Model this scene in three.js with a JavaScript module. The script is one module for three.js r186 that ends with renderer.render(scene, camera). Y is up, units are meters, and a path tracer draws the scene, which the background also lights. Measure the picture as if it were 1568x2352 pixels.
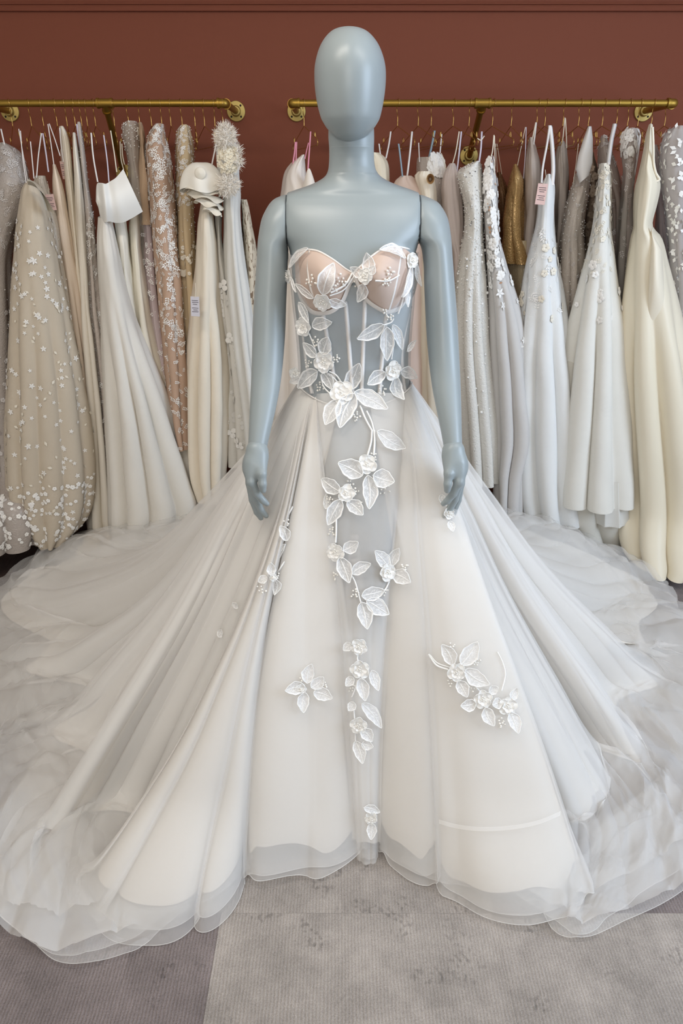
import * as THREE from 'three';
import { mergeGeometries } from 'three/addons/utils/BufferGeometryUtils.js';
import { RoundedBoxGeometry } from 'three/addons/geometries/RoundedBoxGeometry.js';
import { ImprovedNoise } from 'three/addons/math/ImprovedNoise.js';
import { RectAreaLightUniformsLib } from 'three/addons/lights/RectAreaLightUniformsLib.js';

// ---------------------------------------------------------------- camera, light, exposure
const W = 1568, H = 2352, FPX = 1568, EYE = 1.45, PITCH = THREE.MathUtils.degToRad(25.4);
const scene = new THREE.Scene();
const camera = new THREE.PerspectiveCamera(2 * THREE.MathUtils.radToDeg(Math.atan(H / 2 / FPX)), W / H, 0.05, 40);
camera.position.set(0, EYE, 0);
camera.rotation.set(-PITCH, 0, 0);
scene.add(camera);
scene.background = new THREE.Color(0.75, 0.86, 1.0);
const EXPOSURE = 0.76;
RectAreaLightUniformsLib.init();
function areaLight(name, color, intensity, w, h, pos, target) {
  const l = new THREE.RectAreaLight(color, intensity, w, h);
  l.name = name; l.position.set(...pos); l.lookAt(...target); scene.add(l); return l;
}
areaLight('window_daylight', new THREE.Color(1, 0.95, 0.88), 5.0, 2.0, 1.5, [-0.75, 1.95, 2.5], [-0.75, 1.95, 0]);
areaLight('window_daylight_cool', new THREE.Color(0.64, 0.79, 1.0), 11.5, 1.5, 1.5, [2.66, 1.75, -0.6], [0, 1.75, -0.6]);
areaLight('ceiling_light_glow', new THREE.Color(1, 0.93, 0.84), 18, 1.2, 0.3, [-0.7, 2.62, -1.05], [-0.7, 0, -1.05]);
areaLight('ceiling_light_glow_001', new THREE.Color(1, 0.97, 0.93), 9, 1.2, 0.3, [1.0, 2.62, -1.05], [1.0, 0, -1.05]);

// ---------------------------------------------------------------- helpers
const V3 = (x, y, z) => new THREE.Vector3(x, y, z);
const perlin = new ImprovedNoise();
const noise = (x, y = 0, z = 0) => perlin.noise(x + 31.7, y + 17.3, z + 5.9);
const lerp = THREE.MathUtils.lerp, clamp = THREE.MathUtils.clamp, sstep = THREE.MathUtils.smoothstep;
function rng(seed) { let s = seed >>> 0; return () => { s = (s + 0x6d2b79f5) | 0; let t = Math.imul(s ^ (s >>> 15), 1 | s); t = (t + Math.imul(t ^ (t >>> 7), 61 | t)) ^ t; return ((t ^ (t >>> 14)) >>> 0) / 4294967296; }; }
const cP = Math.cos(PITCH), sP = Math.sin(PITCH);
function rayDir(px, py) {
  const x = (px - W / 2) / FPX, y = -(py - H / 2) / FPX;
  return V3(x, y * cP - sP, -y * sP - cP);
}
const at = (px, py, z) => { const d = rayDir(px, py); return d.multiplyScalar(z / d.z).add(V3(0, EYE, 0)); };     // where a line of sight meets the upright plane z
const onFloor = (px, py, h = 0) => { const d = rayDir(px, py); return d.multiplyScalar((h - EYE) / d.y).add(V3(0, EYE, 0)); };
const used = {};
function numbered(n) { const k = used[n] = (used[n] ?? -1) + 1; return k ? n + '_' + String(k).padStart(3, '0') : n; }
function mesh(name, geo, mat, parent) {
  const m = new THREE.Mesh(geo, mat); m.name = numbered(name); m.castShadow = m.receiveShadow = true;
  (parent || scene).add(m); return m;
}
function thing(name, label, category, pos, group) {
  const o = new THREE.Group(); o.name = numbered(name); if (pos) o.position.copy(pos);
  o.userData = { label, category }; if (group) o.userData.group = group;
  scene.add(o); o.updateMatrixWorld(true); return o;
}
// a part whose geometry was made in world coordinates, put under a thing that stands elsewhere
function part(name, geo, mat, parent) {
  const p = parent.userData.base || parent.position;
  if (p.lengthSq() > 0 && !geo.userData.moved) { geo.translate(-p.x, -p.y, -p.z); geo.userData.moved = true; }
  return mesh(name, geo, mat, parent);
}
function struct(name, geo, mat, parent) { const m = mesh(name, geo, mat, parent); m.userData.kind = 'structure'; return m; }
function cat(p0, p1, p2, p3, t) { return 0.5 * (2 * p1 + (p2 - p0) * t + (2 * p0 - 5 * p1 + 4 * p2 - p3) * t * t + (3 * p1 - p0 - 3 * p2 + p3) * t * t * t); }
// smooth look-up in a table of rows sorted by their first entry
function table(rows) {
  return (y, k) => {
    let i = 0; while (i < rows.length - 2 && y > rows[i + 1][0]) i++;
    const a = rows[i], b = rows[i + 1], t = clamp((y - a[0]) / (b[0] - a[0]), 0, 1), z = rows[i - 1] || a, c = rows[i + 2] || b;
    const h = b[0] - a[0], m0 = i > 0 ? (b[k] - z[k]) / (b[0] - z[0]) : (b[k] - a[k]) / h, m1 = rows[i + 2] ? (c[k] - a[k]) / (c[0] - a[0]) : (b[k] - a[k]) / h;
    const t2 = t * t, t3 = t2 * t;
    return (2 * t3 - 3 * t2 + 1) * a[k] + (t3 - 2 * t2 + t) * h * m0 + (-2 * t3 + 3 * t2) * b[k] + (t3 - t2) * h * m1;
  };
}
// grid of points -> smooth surface; alpha(i, j) gives a density per vertex
function gridGeo(nu, nv, fn, { closed = false, uvs = null, alpha = null, capTop = false, capEnd = false } = {}) {
  const pos = [], uv = [], idx = [], col = [];
  for (let j = 0; j <= nv; j++) for (let i = 0; i <= nu; i++) {
    const p = fn(i / nu, j / nv); pos.push(p.x, p.y, p.z);
    if (uvs) uv.push(...uvs(i / nu, j / nv)); else uv.push(i / nu, j / nv);
    if (alpha) col.push(1, 1, 1, clamp(alpha(i / nu, j / nv), 0, 1));
  }
  const w = nu + 1;
  for (let j = 0; j < nv; j++) for (let i = 0; i < nu; i++) { const a = j * w + i, b = a + 1, c = a + w, d = c + 1; idx.push(a, c, b, b, c, d); }
  for (const [on, j] of [[capTop, 0], [capEnd, nv]]) if (on) {
    const c = V3(0, 0, 0); for (let i = 0; i < nu; i++) c.add(V3(pos[3 * (j * w + i)], pos[3 * (j * w + i) + 1], pos[3 * (j * w + i) + 2])); c.divideScalar(nu);
    pos.push(c.x, c.y, c.z); uv.push(0.5, 0.5); if (alpha) col.push(1, 1, 1, 1);
    const k = pos.length / 3 - 1; for (let i = 0; i < nu; i++) j ? idx.push(j * w + i, k, j * w + i + 1) : idx.push(j * w + i, j * w + i + 1, k);
  }
  const g = new THREE.BufferGeometry();
  g.setAttribute('position', new THREE.Float32BufferAttribute(pos, 3)); g.setAttribute('uv', new THREE.Float32BufferAttribute(uv, 2));
  if (alpha) g.setAttribute('color', new THREE.Float32BufferAttribute(col, 4));
  g.setIndex(idx); g.computeVertexNormals();
  if (closed) { const n = g.attributes.normal; for (let j = 0; j <= nv; j++) { const a = j * w, b = a + nu; const v = V3(n.getX(a) + n.getX(b), n.getY(a) + n.getY(b), n.getZ(a) + n.getZ(b)).normalize(); n.setXYZ(a, v.x, v.y, v.z); n.setXYZ(b, v.x, v.y, v.z); } }
  return g;
}
function tube(pts, r, seg = 5, n = 0, closed = false) {
  const c = new THREE.CatmullRomCurve3(pts, closed, 'centripetal');
  return new THREE.TubeGeometry(c, n || Math.max(4, pts.length * 4), r, seg, closed);
}
function bare(g) { g.deleteAttribute('uv1'); const o = g.index ? g.toNonIndexed() : g; return o; }
function merged(list) { return mergeGeometries(list.map(bare), false); }
function ribbon(pts, width, side) {  // a flat strap along pts, `side` its width direction
  const c = new THREE.CatmullRomCurve3(pts, false, 'centripetal'), n = Math.max(6, pts.length * 5);
  return gridGeo(4, n, (u, v) => { const p = c.getPoint(v), s = side.clone(), a = (u * 4) | 0; const off = [[-1, 0], [0, 1], [1, 0], [0, -1], [-1, 0]][a]; const t = c.getTangent(v), q = s.clone().cross(t).normalize(); return p.addScaledVector(s, off[0] * width / 2).addScaledVector(q, off[1] * 0.0012); }, { closed: true });
}
// naive surface nets over a distance field
function fieldMesh(f, lo, hi, cell) {
  const n = [0, 1, 2].map(k => Math.ceil((hi[k] - lo[k]) / cell) + 1), [nx, ny, nz] = n, F = new Float32Array(nx * ny * nz);
  const id = (x, y, z) => x + nx * (y + ny * z);
  for (let z = 0; z < nz; z++) for (let y = 0; y < ny; y++) for (let x = 0; x < nx; x++) F[id(x, y, z)] = f(lo[0] + x * cell, lo[1] + y * cell, lo[2] + z * cell);
  const vid = new Int32Array(nx * ny * nz).fill(-1), pos = [], idx = [];
  for (let z = 0; z < nz - 1; z++) for (let y = 0; y < ny - 1; y++) for (let x = 0; x < nx - 1; x++) {
    let c = 0, sx = 0, sy = 0, sz = 0; const s = [];
    for (let k = 0; k < 8; k++) s[k] = F[id(x + (k & 1), y + ((k >> 1) & 1), z + (k >> 2))];
    for (const [a, b] of [[0, 1], [2, 3], [4, 5], [6, 7], [0, 2], [1, 3], [4, 6], [5, 7], [0, 4], [1, 5], [2, 6], [3, 7]]) if ((s[a] < 0) !== (s[b] < 0)) {
      const t = s[a] / (s[a] - s[b]); c++;
      sx += (a & 1) + t * ((b & 1) - (a & 1)); sy += ((a >> 1) & 1) + t * (((b >> 1) & 1) - ((a >> 1) & 1)); sz += (a >> 2) + t * ((b >> 2) - (a >> 2));
    }
    if (c) { vid[id(x, y, z)] = pos.length / 3; pos.push(lo[0] + (x + sx / c) * cell, lo[1] + (y + sy / c) * cell, lo[2] + (z + sz / c) * cell); }
  }
  const quad = (a, b, c, d, flip) => { if (a < 0 || b < 0 || c < 0 || d < 0) return; flip ? idx.push(a, c, b, a, d, c) : idx.push(a, b, c, a, c, d); };
  for (let z = 1; z < nz - 1; z++) for (let y = 1; y < ny - 1; y++) for (let x = 1; x < nx - 1; x++) {
    const a = F[id(x, y, z)] < 0;
    if (a !== (F[id(x + 1, y, z)] < 0)) quad(vid[id(x, y - 1, z - 1)], vid[id(x, y, z - 1)], vid[id(x, y, z)], vid[id(x, y - 1, z)], !a);
    if (a !== (F[id(x, y + 1, z)] < 0)) quad(vid[id(x - 1, y, z - 1)], vid[id(x - 1, y, z)], vid[id(x, y, z)], vid[id(x, y, z - 1)], !a);
    if (a !== (F[id(x, y, z + 1)] < 0)) quad(vid[id(x - 1, y - 1, z)], vid[id(x, y - 1, z)], vid[id(x, y, z)], vid[id(x - 1, y, z)], !a);
  }
  const g = new THREE.BufferGeometry(); g.setAttribute('position', new THREE.Float32BufferAttribute(pos, 3));
  g.setAttribute('uv', new THREE.Float32BufferAttribute(new Float32Array(pos.length / 3 * 2), 2)); g.setIndex(idx); g.computeVertexNormals(); return g;
}
const smin = (a, b, k) => { const h = clamp(0.5 + 0.5 * (b - a) / k, 0, 1); return lerp(b, a, h) - k * h * (1 - h); };
function capsule(a, b, ra, rb) { const ab = b.clone().sub(a), l2 = ab.lengthSq(); return (x, y, z) => { const t = clamp(((x - a.x) * ab.x + (y - a.y) * ab.y + (z - a.z) * ab.z) / l2, 0, 1); return Math.hypot(x - a.x - ab.x * t, y - a.y - ab.y * t, z - a.z - ab.z * t) - lerp(ra, rb, t); }; }

// ---------------------------------------------------------------- textures
function dataTex(w, h, fn, srgb = false) {
  const d = new Uint8Array(w * h * 4);
  for (let y = 0; y < h; y++) for (let x = 0; x < w; x++) { const c = fn(x / w, y / h, x, y); for (let k = 0; k < 4; k++) d[(y * w + x) * 4 + k] = clamp(Math.round((c[k] ?? 1) * 255), 0, 255); }
  const t = new THREE.DataTexture(d, w, h); t.wrapS = t.wrapT = THREE.RepeatWrapping; t.magFilter = THREE.LinearFilter; t.minFilter = THREE.LinearFilter;
  if (srgb) t.colorSpace = THREE.SRGBColorSpace; t.needsUpdate = true; return t;
}
const rr = rng(7);
const hash = (x, y) => { const s = Math.sin(x * 127.1 + y * 311.7) * 43758.5453; return s - Math.floor(s); };
const fbm = (x, y, o = 4) => { let s = 0, a = 0.5; for (let i = 0; i < o; i++) { s += a * noise(x, y, i * 7.3); x *= 2.03; y *= 2.03; a *= 0.5; } return s; };
// carpet: ribs 7 mm apart running away from the viewer, pile flattened in blotches; 1.2 m across
const carpetGrey = dataTex(1024, 1024, (u, v, x, y) => {
  const b = fbm(u * 9, v * 9, 5), f = fbm(u * 40, v * 40, 3), scuff = sstep(fbm(u * 12 + 3, v * 12, 4), 0.1, 0.34) * sstep(noise(u * 150, v * 110), 0.0, 0.4);
  const rib = 0.5 + 0.5 * Math.sin(x / 1024 * Math.PI * 2 * 170 + 1.2 * noise(u * 30, v * 30)), g = hash(x, y);
  const k = 0.86 + 0.16 * b + 0.08 * f + 0.05 * (rib - 0.5) + 0.14 * (g - 0.5) - 0.13 * scuff; return [k, k, k, 1];
}, true);
const carpetBump = dataTex(1024, 1024, (u, v, x, y) => {
  const rib = 0.5 + 0.5 * Math.sin(x / 1024 * Math.PI * 2 * 170 + 1.2 * noise(u * 30, v * 30)), row = 0.5 + 0.5 * Math.sin(y / 1024 * Math.PI * 2 * 240 + hash(x >> 3, 2) * 6);
  const k = 0.35 * rib + 0.15 * row + 0.3 * hash(x, y) + 0.35 * fbm(u * 30, v * 30, 3); return [k, k, k, 1];
});
const wallBump = dataTex(512, 512, (u, v) => { const k = 0.5 + 0.5 * fbm(u * 60, v * 60, 3); return [k, k, k, 1]; });
const weaveBump = dataTex(256, 256, (u, v, x, y) => { const k = 0.5 + 0.25 * Math.sin(x / 256 * Math.PI * 2 * 64) * (y & 2 ? 1 : -1) + 0.3 * fbm(u * 8, v * 8, 3); return [k, k, k, 1]; });
// embroidered leaf: cord rim, midrib, slanted threads over open net
const leafAlpha = dataTex(96, 192, (u, v) => {
  const x = (u - 0.5) * 2, e = Math.abs(x), rib = e < 0.07 ? 1 : 0;
  const th = Math.sin((v * 15 - e * 6 + 0.9 * noise(u * 7, v * 9)) * Math.PI * 2 * 0.8), vein = th > 0.0 ? 1 : 0, dot = noise(u * 40, v * 70) > 0.15 ? 0.75 : 0.3;
  const edge = e > 0.84 ? 1 : 0, k = Math.max(rib, edge, vein * (0.55 + 0.45 * noise(u * 6 + 9, v * 9)), dot * 0.72, 0.4); return [k, k, k, 1];
});
const glitter = dataTex(256, 256, (u, v, x, y) => { const k = hash(x >> 1, y >> 1) > 0.86 ? 1 : 0.25 + 0.3 * hash(x, y); return [k, k, k, 1]; });
const leopard = dataTex(256, 256, (u, v) => { const b = noise(u * 16, v * 16) + 0.3 * noise(u * 40, v * 40); return b < 0.26 ? [0.84, 0.79, 0.7, 1] : [0.52, 0.43, 0.34, 1]; }, true);

// ---------------------------------------------------------------- materials
const L = (r, g, b) => new THREE.Color().setRGB(r / 255, g / 255, b / 255, THREE.SRGBColorSpace);
const std = (color, o = {}) => new THREE.MeshPhysicalMaterial({ color, roughness: 0.8, side: THREE.DoubleSide, ...o });
const M = {
  wall: std(L(131, 68, 44), { roughness: 0.75, bumpMap: wallBump, bumpScale: 0.0006 }),
  wallPale: std(L(225, 220, 212), { roughness: 0.9 }),
  ceiling: std(L(235, 232, 226), { roughness: 0.95 }),
  slab: std(L(90, 84, 80), { roughness: 1 }),
  carpet: std(L(186, 176, 167), { roughness: 1, map: carpetGrey, bumpMap: carpetBump, bumpScale: 0.002, sheen: 0.2 }),
  carpetMauve: std(L(150, 138, 135), { roughness: 1, map: carpetGrey, bumpMap: carpetBump, bumpScale: 0.003, sheen: 0.2 }),
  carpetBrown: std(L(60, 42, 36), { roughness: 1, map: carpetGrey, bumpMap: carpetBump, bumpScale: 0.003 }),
  mannequin: std(L(152, 161, 163), { roughness: 0.36, specularIntensity: 1 }),
  seam: std(L(58, 64, 68), { roughness: 0.7 }),
  brass: std(L(172, 138, 62), { metalness: 0.85, roughness: 0.42 }),
  brassPale: std(L(196, 172, 104), { metalness: 0.75, roughness: 0.5 }),
  hole: std(L(34, 26, 18), { roughness: 0.8 }),
  wire: std(L(214, 176, 100), { metalness: 0.9, roughness: 0.25 }),
  frame: std(L(236, 234, 230), { roughness: 0.5 }),
  glass: std(L(255, 255, 255), { transmission: 1, thickness: 0, roughness: 0, ior: 1.3 }),
  lamp: std(L(255, 250, 240), { emissive: new THREE.Color(1, 0.93, 0.82), emissiveIntensity: 1.5, roughness: 0.6 }),
  lining: std(L(231, 223, 211), { roughness: 0.55, sheen: 0.3 }),
  cup: std(L(206, 184, 170), { roughness: 0.6, sheen: 0.3 }),
  trim: std(L(240, 234, 228), { roughness: 0.6 }),
  lace: std(L(252, 251, 250), { roughness: 0.5, alphaMap: leafAlpha, transparent: true, side: THREE.DoubleSide }),
  thread: std(L(252, 251, 248), { roughness: 0.45, sheen: 0.4 }),
  petal: std(L(252, 250, 246), { roughness: 0.5, opacity: 0.92, transparent: true }),
  pearl: std(L(248, 244, 236), { roughness: 0.18, clearcoat: 0.6 }),
};
const tulleMats = {};
function tulle(op, r = 249, g = 246, b = 242, vc = false) {
  const k = [op, r, g, b, vc].join();
  return tulleMats[k] ??= std(L(r, g, b), { roughness: 1, opacity: op, transparent: true, specularIntensity: 0, vertexColors: vc, depthWrite: false });
}
// ---------------------------------------------------------------- the room
const ZW = -3.3, box = (w, h, d, x, y, z, r = 0) => { const g = r ? new RoundedBoxGeometry(w, h, d, 2, r) : new THREE.BoxGeometry(w, h, d); return g.translate(x, y, z); };
{
  struct('floor', box(5.9, 0.1, 6.2, 0, -0.061, -0.35), M.slab);
  const floor = scene.children[scene.children.length - 1];
  const T = 0.603, x0 = -0.266, z0 = -0.984;                       // carpet tiles, measured from their seams
  for (let i = -4; i <= 4; i++) for (let j = -5; j <= 2; j++) {
    const xa = Math.max(x0 + i * T, -2.8), xb = Math.min(x0 + (i + 1) * T, 2.8), zb = Math.min(z0 - j * -T, 2.6), za = Math.max(z0 + (j - 1) * T, ZW);
    if (xb - xa < 0.05 || zb - za < 0.05) continue;
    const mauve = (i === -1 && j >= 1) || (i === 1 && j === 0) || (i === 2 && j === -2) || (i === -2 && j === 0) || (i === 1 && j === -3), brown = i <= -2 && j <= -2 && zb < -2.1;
    const g = box(xb - xa - 0.0003, 0.012, zb - za - 0.0003, (xa + xb) / 2, -0.006, (za + zb) / 2), p = g.attributes.position, uv = g.attributes.uv;
    for (let k = 0; k < p.count; k++) uv.setXY(k, p.getX(k) / 1.2 + 0.37 * j, p.getZ(k) / 1.2);
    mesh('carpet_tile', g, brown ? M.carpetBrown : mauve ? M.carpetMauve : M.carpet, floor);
  }
  const back = box(5.9, 2.9, 0.15, 0, 1.4, ZW - 0.075), uv = back.attributes.uv;
  for (let k = 0; k < uv.count; k++) uv.setXY(k, uv.getX(k) * 6, uv.getY(k) * 3);
  struct('wall_back', back, M.wall);
  const ty = at(784, 19, ZW).y;
  struct('trim_1', merged([box(5.8, 0.024, 0.016, 0, ty, ZW + 0.008, 0.003), box(5.8, 0.008, 0.024, 0, ty + 0.012, ZW + 0.012, 0.003)]), M.wall);
  struct('wall_left', box(0.15, 2.9, 6.2, -2.875, 1.4, -0.35), M.wallPale);
  struct('ceiling', box(5.9, 0.12, 6.2, 0, 2.81, -0.35), M.ceiling);
  // front wall with its wide window, right wall with its window
  const fx0 = -1.8, fx1 = 0.3, fy0 = 1.15, fy1 = 2.72, fz = 2.675;
  struct('wall_front', merged([box(fx0 + 2.95, 2.9, 0.15, (fx0 - 2.95) / 2, 1.4, fz), box(2.95 - fx1, 2.9, 0.15, (fx1 + 2.95) / 2, 1.4, fz), box(fx1 - fx0, fy0 + 0.05, 0.15, (fx0 + fx1) / 2, (fy0 - 0.05) / 2, fz), box(fx1 - fx0, 2.85 - fy1, 0.15, (fx0 + fx1) / 2, (fy1 + 2.85) / 2, fz)]), M.wallPale);
  const rz0 = -1.4, rz1 = 0.2, ry0 = 0.95, ry1 = 2.55, rx = 2.825;
  struct('wall_right', merged([box(0.15, 2.9, rz0 + 3.45, rx, 1.4, (rz0 - 3.45) / 2), box(0.15, 2.9, 2.75 - rz1, rx, 1.4, (rz1 + 2.75) / 2), box(0.15, ry0 + 0.05, rz1 - rz0, rx, (ry0 - 0.05) / 2, (rz0 + rz1) / 2), box(0.15, 2.85 - ry1, rz1 - rz0, rx, (ry1 + 2.85) / 2, (rz0 + rz1) / 2)]), M.wallPale);
  const w1 = struct('window_1', merged([box(0.05, fy1 - fy0, 0.06, fx0 + 0.025, (fy0 + fy1) / 2, fz), box(0.05, fy1 - fy0, 0.06, fx1 - 0.025, (fy0 + fy1) / 2, fz), box(0.04, fy1 - fy0, 0.05, (fx0 + fx1) / 2, (fy0 + fy1) / 2, fz), box(fx1 - fx0, 0.05, 0.06, (fx0 + fx1) / 2, fy0 + 0.025, fz), box(fx1 - fx0, 0.05, 0.06, (fx0 + fx1) / 2, fy1 - 0.025, fz)]), M.frame);
  mesh('pane', box((fx1 - fx0) / 2, fy1 - fy0, 0.004, fx0 + (fx1 - fx0) / 4, (fy0 + fy1) / 2, fz), M.glass, w1);
  mesh('pane', box((fx1 - fx0) / 2, fy1 - fy0, 0.004, fx1 - (fx1 - fx0) / 4, (fy0 + fy1) / 2, fz), M.glass, w1);
  const w2 = struct('window_2', merged([box(0.06, ry1 - ry0, 0.05, rx, (ry0 + ry1) / 2, rz0 + 0.025), box(0.06, ry1 - ry0, 0.05, rx, (ry0 + ry1) / 2, rz1 - 0.025), box(0.06, 0.05, rz1 - rz0, rx, ry0 + 0.025, (rz0 + rz1) / 2), box(0.06, 0.05, rz1 - rz0, rx, ry1 - 0.025, (rz0 + rz1) / 2)]), M.frame);
  mesh('pane', box(0.004, ry1 - ry0, rz1 - rz0, rx, (ry0 + ry1) / 2, (rz0 + rz1) / 2), M.glass, w2);
  for (const [x, w] of [[-0.7, 'on the warm side'], [1.0, 'on the window side']]) {
    const t = thing('ceiling_light', 'slim white ceiling lamp out of view above the gown, ' + w, 'ceiling light', V3(x, 2.75, -1.05));
    mesh('housing', new RoundedBoxGeometry(1.26, 0.06, 0.36, 2, 0.01).translate(0, -0.03, 0), M.frame, t);
    mesh('diffuser', new RoundedBoxGeometry(1.2, 0.02, 0.3, 2, 0.005).translate(0, -0.065, 0), M.lamp, t);
  }
}

// ---------------------------------------------------------------- brass pipe rails on the wall
const ZR = -3.0, PR = 0.0122;
function rail(pxA, pxB, teeX, braceX, braceY, label) {
  const A = at(pxA, 237, ZR), B = at(pxB, 237.5, ZR), y = (A.y + B.y) / 2; A.y = B.y = y;
  const t = thing('clothes_rail', label, 'clothes rail', V3((A.x + B.x) / 2, y, ZR), 'brass pipe rails on the wall');
  const cyl = (p, q, r, n = 20) => { const d = q.clone().sub(p), g = new THREE.CylinderGeometry(r, r, d.length(), n); g.applyQuaternion(new THREE.Quaternion().setFromUnitVectors(V3(0, 1, 0), d.clone().normalize())); const m = p.clone().add(q).multiplyScalar(0.5); return g.translate(m.x, m.y, m.z); };
  const ring = (p, d, r, l) => cyl(p.clone().addScaledVector(d, -l / 2), p.clone().addScaledVector(d, l / 2), r);
  part('pipe', cyl(A.clone().add(V3(0.02, 0, 0)), B.clone().add(V3(-0.02, 0, 0)), PR), M.brass, t);
  const flange = (p, n) => {
    const prof = [[0.0365, 0], [0.0385, 0.002], [0.0385, 0.006], [0.036, 0.0085], [0.022, 0.009], [0.0195, 0.012], [0.0185, 0.022], [0.0165, 0.024], [0.012, 0.024]].map(a => new THREE.Vector2(...a));
    const g = new THREE.LatheGeometry(prof, 36); g.applyQuaternion(new THREE.Quaternion().setFromUnitVectors(V3(0, 1, 0), n)); g.translate(p.x, p.y, p.z);
    const f = part('flange', g, M.brassPale, t);
    for (let k = 0; k < 4; k++) { const a = Math.PI / 4 + k * Math.PI / 2, q = p.clone().add(V3(Math.cos(a) * 0.0285, Math.sin(a) * 0.0285, 0.0086)); const h = new THREE.CylinderGeometry(0.0042, 0.0042, 0.0012, 12).rotateX(Math.PI / 2).translate(q.x - t.position.x, q.y - t.position.y, q.z - t.position.z); mesh('screw', h, M.hole, f); }
  };
  for (const [E, s] of [[A, 1], [B, -1]]) {
    const pts = [V3(E.x + 0.026 * s, y, ZR), V3(E.x + 0.012 * s, y, ZR), V3(E.x + 0.003 * s, y, ZR - 0.003), V3(E.x, y, ZR - 0.012), V3(E.x, y, ZR - 0.026)];
    part('elbow', merged([tube(pts, PR + 0.0035, 16, 24), ring(pts[0], V3(1, 0, 0), PR + 0.006, 0.008), ring(pts[4], V3(0, 0, 1), PR + 0.006, 0.008)]), M.brass, t);
    part('return_pipe', cyl(pts[4], V3(E.x, y, ZW + 0.015), PR), M.brass, t);
    flange(V3(E.x, y, ZW), V3(0, 0, 1));
  }
  const T0 = at(teeX, 237, ZR); T0.y = y; const Q = at(braceX, braceY, ZW + 0.02), d = Q.clone().sub(T0).normalize();
  part('tee_fitting', merged([ring(T0, V3(1, 0, 0), PR + 0.0035, 0.05), ring(T0.clone().add(V3(-0.026, 0, 0)), V3(1, 0, 0), PR + 0.006, 0.008), ring(T0.clone().add(V3(0.026, 0, 0)), V3(1, 0, 0), PR + 0.006, 0.008), cyl(T0, T0.clone().addScaledVector(d, 0.035), PR + 0.0035), ring(T0.clone().addScaledVector(d, 0.035), d, PR + 0.006, 0.008)]), M.brass, t);
  part('brace_pipe', cyl(T0.clone().addScaledVector(d, 0.03), Q, PR), M.brass, t);
  flange(V3(Q.x, Q.y, ZW), V3(0, 0, 1));
  return y;
}
const railY = rail(-56, 517, 241, 285, 400, 'brass pipe clothes rail carrying the star flower gown and ending at a round flange');
rail(670, 1549, 1108, 1078, 357, 'long brass pipe clothes rail passing behind the grey mannequin head');

// ---------------------------------------------------------------- the mannequin
const ZB = -1.7;                                                     // plane of its shoulders
// rows: picture row, centre column, half width (columns), shift towards the viewer, half depth (metres)
const bodyRows = [
  [64.5, 801, 1, -0.004, 0.004], [66, 801, 16, -0.004, 0.022], [70, 801, 33, -0.004, 0.042], [78, 801.5, 46, -0.003, 0.06], [90, 802, 57, -0.002, 0.076], [105, 802.5, 66.5, 0, 0.089], [125, 803, 74.5, 0.001, 0.1], [150, 803.5, 80.5, 0.002, 0.107], [175, 803.7, 82, 0.003, 0.109], [205, 803.7, 80.5, 0.004, 0.107],
  [232, 803.8, 76.8, 0.006, 0.102], [255, 804.2, 72, 0.009, 0.095], [273, 804.5, 66.8, 0.013, 0.087], [283, 804.5, 61.5, 0.016, 0.08], [303, 806, 57.5, 0.008, 0.074], [313, 806.3, 54.5, 0.0, 0.066], [322, 806.6, 52.6, -0.012, 0.058], [335, 807, 51.6, -0.02, 0.053], [360, 807.2, 51.4, -0.024, 0.051], [380, 807.6, 52.8, -0.025, 0.052], [393, 808.5, 56, -0.025, 0.054],
  [405, 810, 64, -0.026, 0.057], [415, 811, 79, -0.027, 0.061], [425, 812, 101, -0.027, 0.066], [436, 811.5, 133, -0.027, 0.072], [446, 810, 160, -0.027, 0.076], [456, 810, 178, -0.026, 0.082], [480, 810, 182, -0.02, 0.094], [510, 810, 180, -0.014, 0.104], [540, 810, 166, -0.008, 0.111], [556, 810, 153, -0.005, 0.113], [575, 810, 145, -0.003, 0.115], [620, 810, 140, 0, 0.117], [700, 811, 134, 0, 0.108], [760, 812, 128, 0, 0.098], [820, 813, 124, 0, 0.09], [865, 814, 124, 0, 0.088], [920, 815, 131, 0, 0.094], [1000, 815, 150, -0.003, 0.106], [1080, 815, 160, -0.006, 0.112], [1140, 815, 158, -0.006, 0.108], [1180, 815, 148, -0.006, 0.1], [1196, 815, 118, -0.006, 0.084], [1207, 815, 60, -0.006, 0.045],
];
const bodyT = table(bodyRows), seamL = 658.5, seamR = 962;
const bodyRow = py => ({ cx: bodyT(py, 1), hw: bodyT(py, 2), zc: bodyT(py, 3), d: bodyT(py, 4) });
// below the cheeks the egg of the head narrows to the chin while the neck already stands behind it
const eggT = table([[232, 803.8, 76.8, 0.006, 0.102], [255, 804.2, 72, 0.009, 0.095], [273, 804.5, 66.8, 0.013, 0.087], [283, 804.5, 61.5, 0.016, 0.08], [293, 804.3, 55, 0.019, 0.071], [303, 804, 46, 0.022, 0.06], [311, 803.5, 37, 0.0245, 0.049], [318, 803, 27, 0.026, 0.036], [323, 802.5, 17, 0.027, 0.023], [326, 802, 8, 0.027, 0.011], [327.5, 802, 1, 0.027, 0.001], [340, 802, 0.5, 0.02, 0.0005]]);
const neckT = table([[250, 806, 48, -0.018, 0.05], [290, 806.3, 52, -0.02, 0.0525], [313, 806.5, 52.6, -0.021, 0.053], [335, 807, 51.6, -0.022, 0.053], [350, 807, 51.4, -0.0235, 0.0515]]);
const bust = (x, y) => { let s = 0; for (const cx of [-0.045, 0.103]) s += 0.028 * Math.exp(-(((x - cx) / 0.05) ** 2 + ((y - 1.258) / 0.05) ** 2)); return s; };
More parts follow.
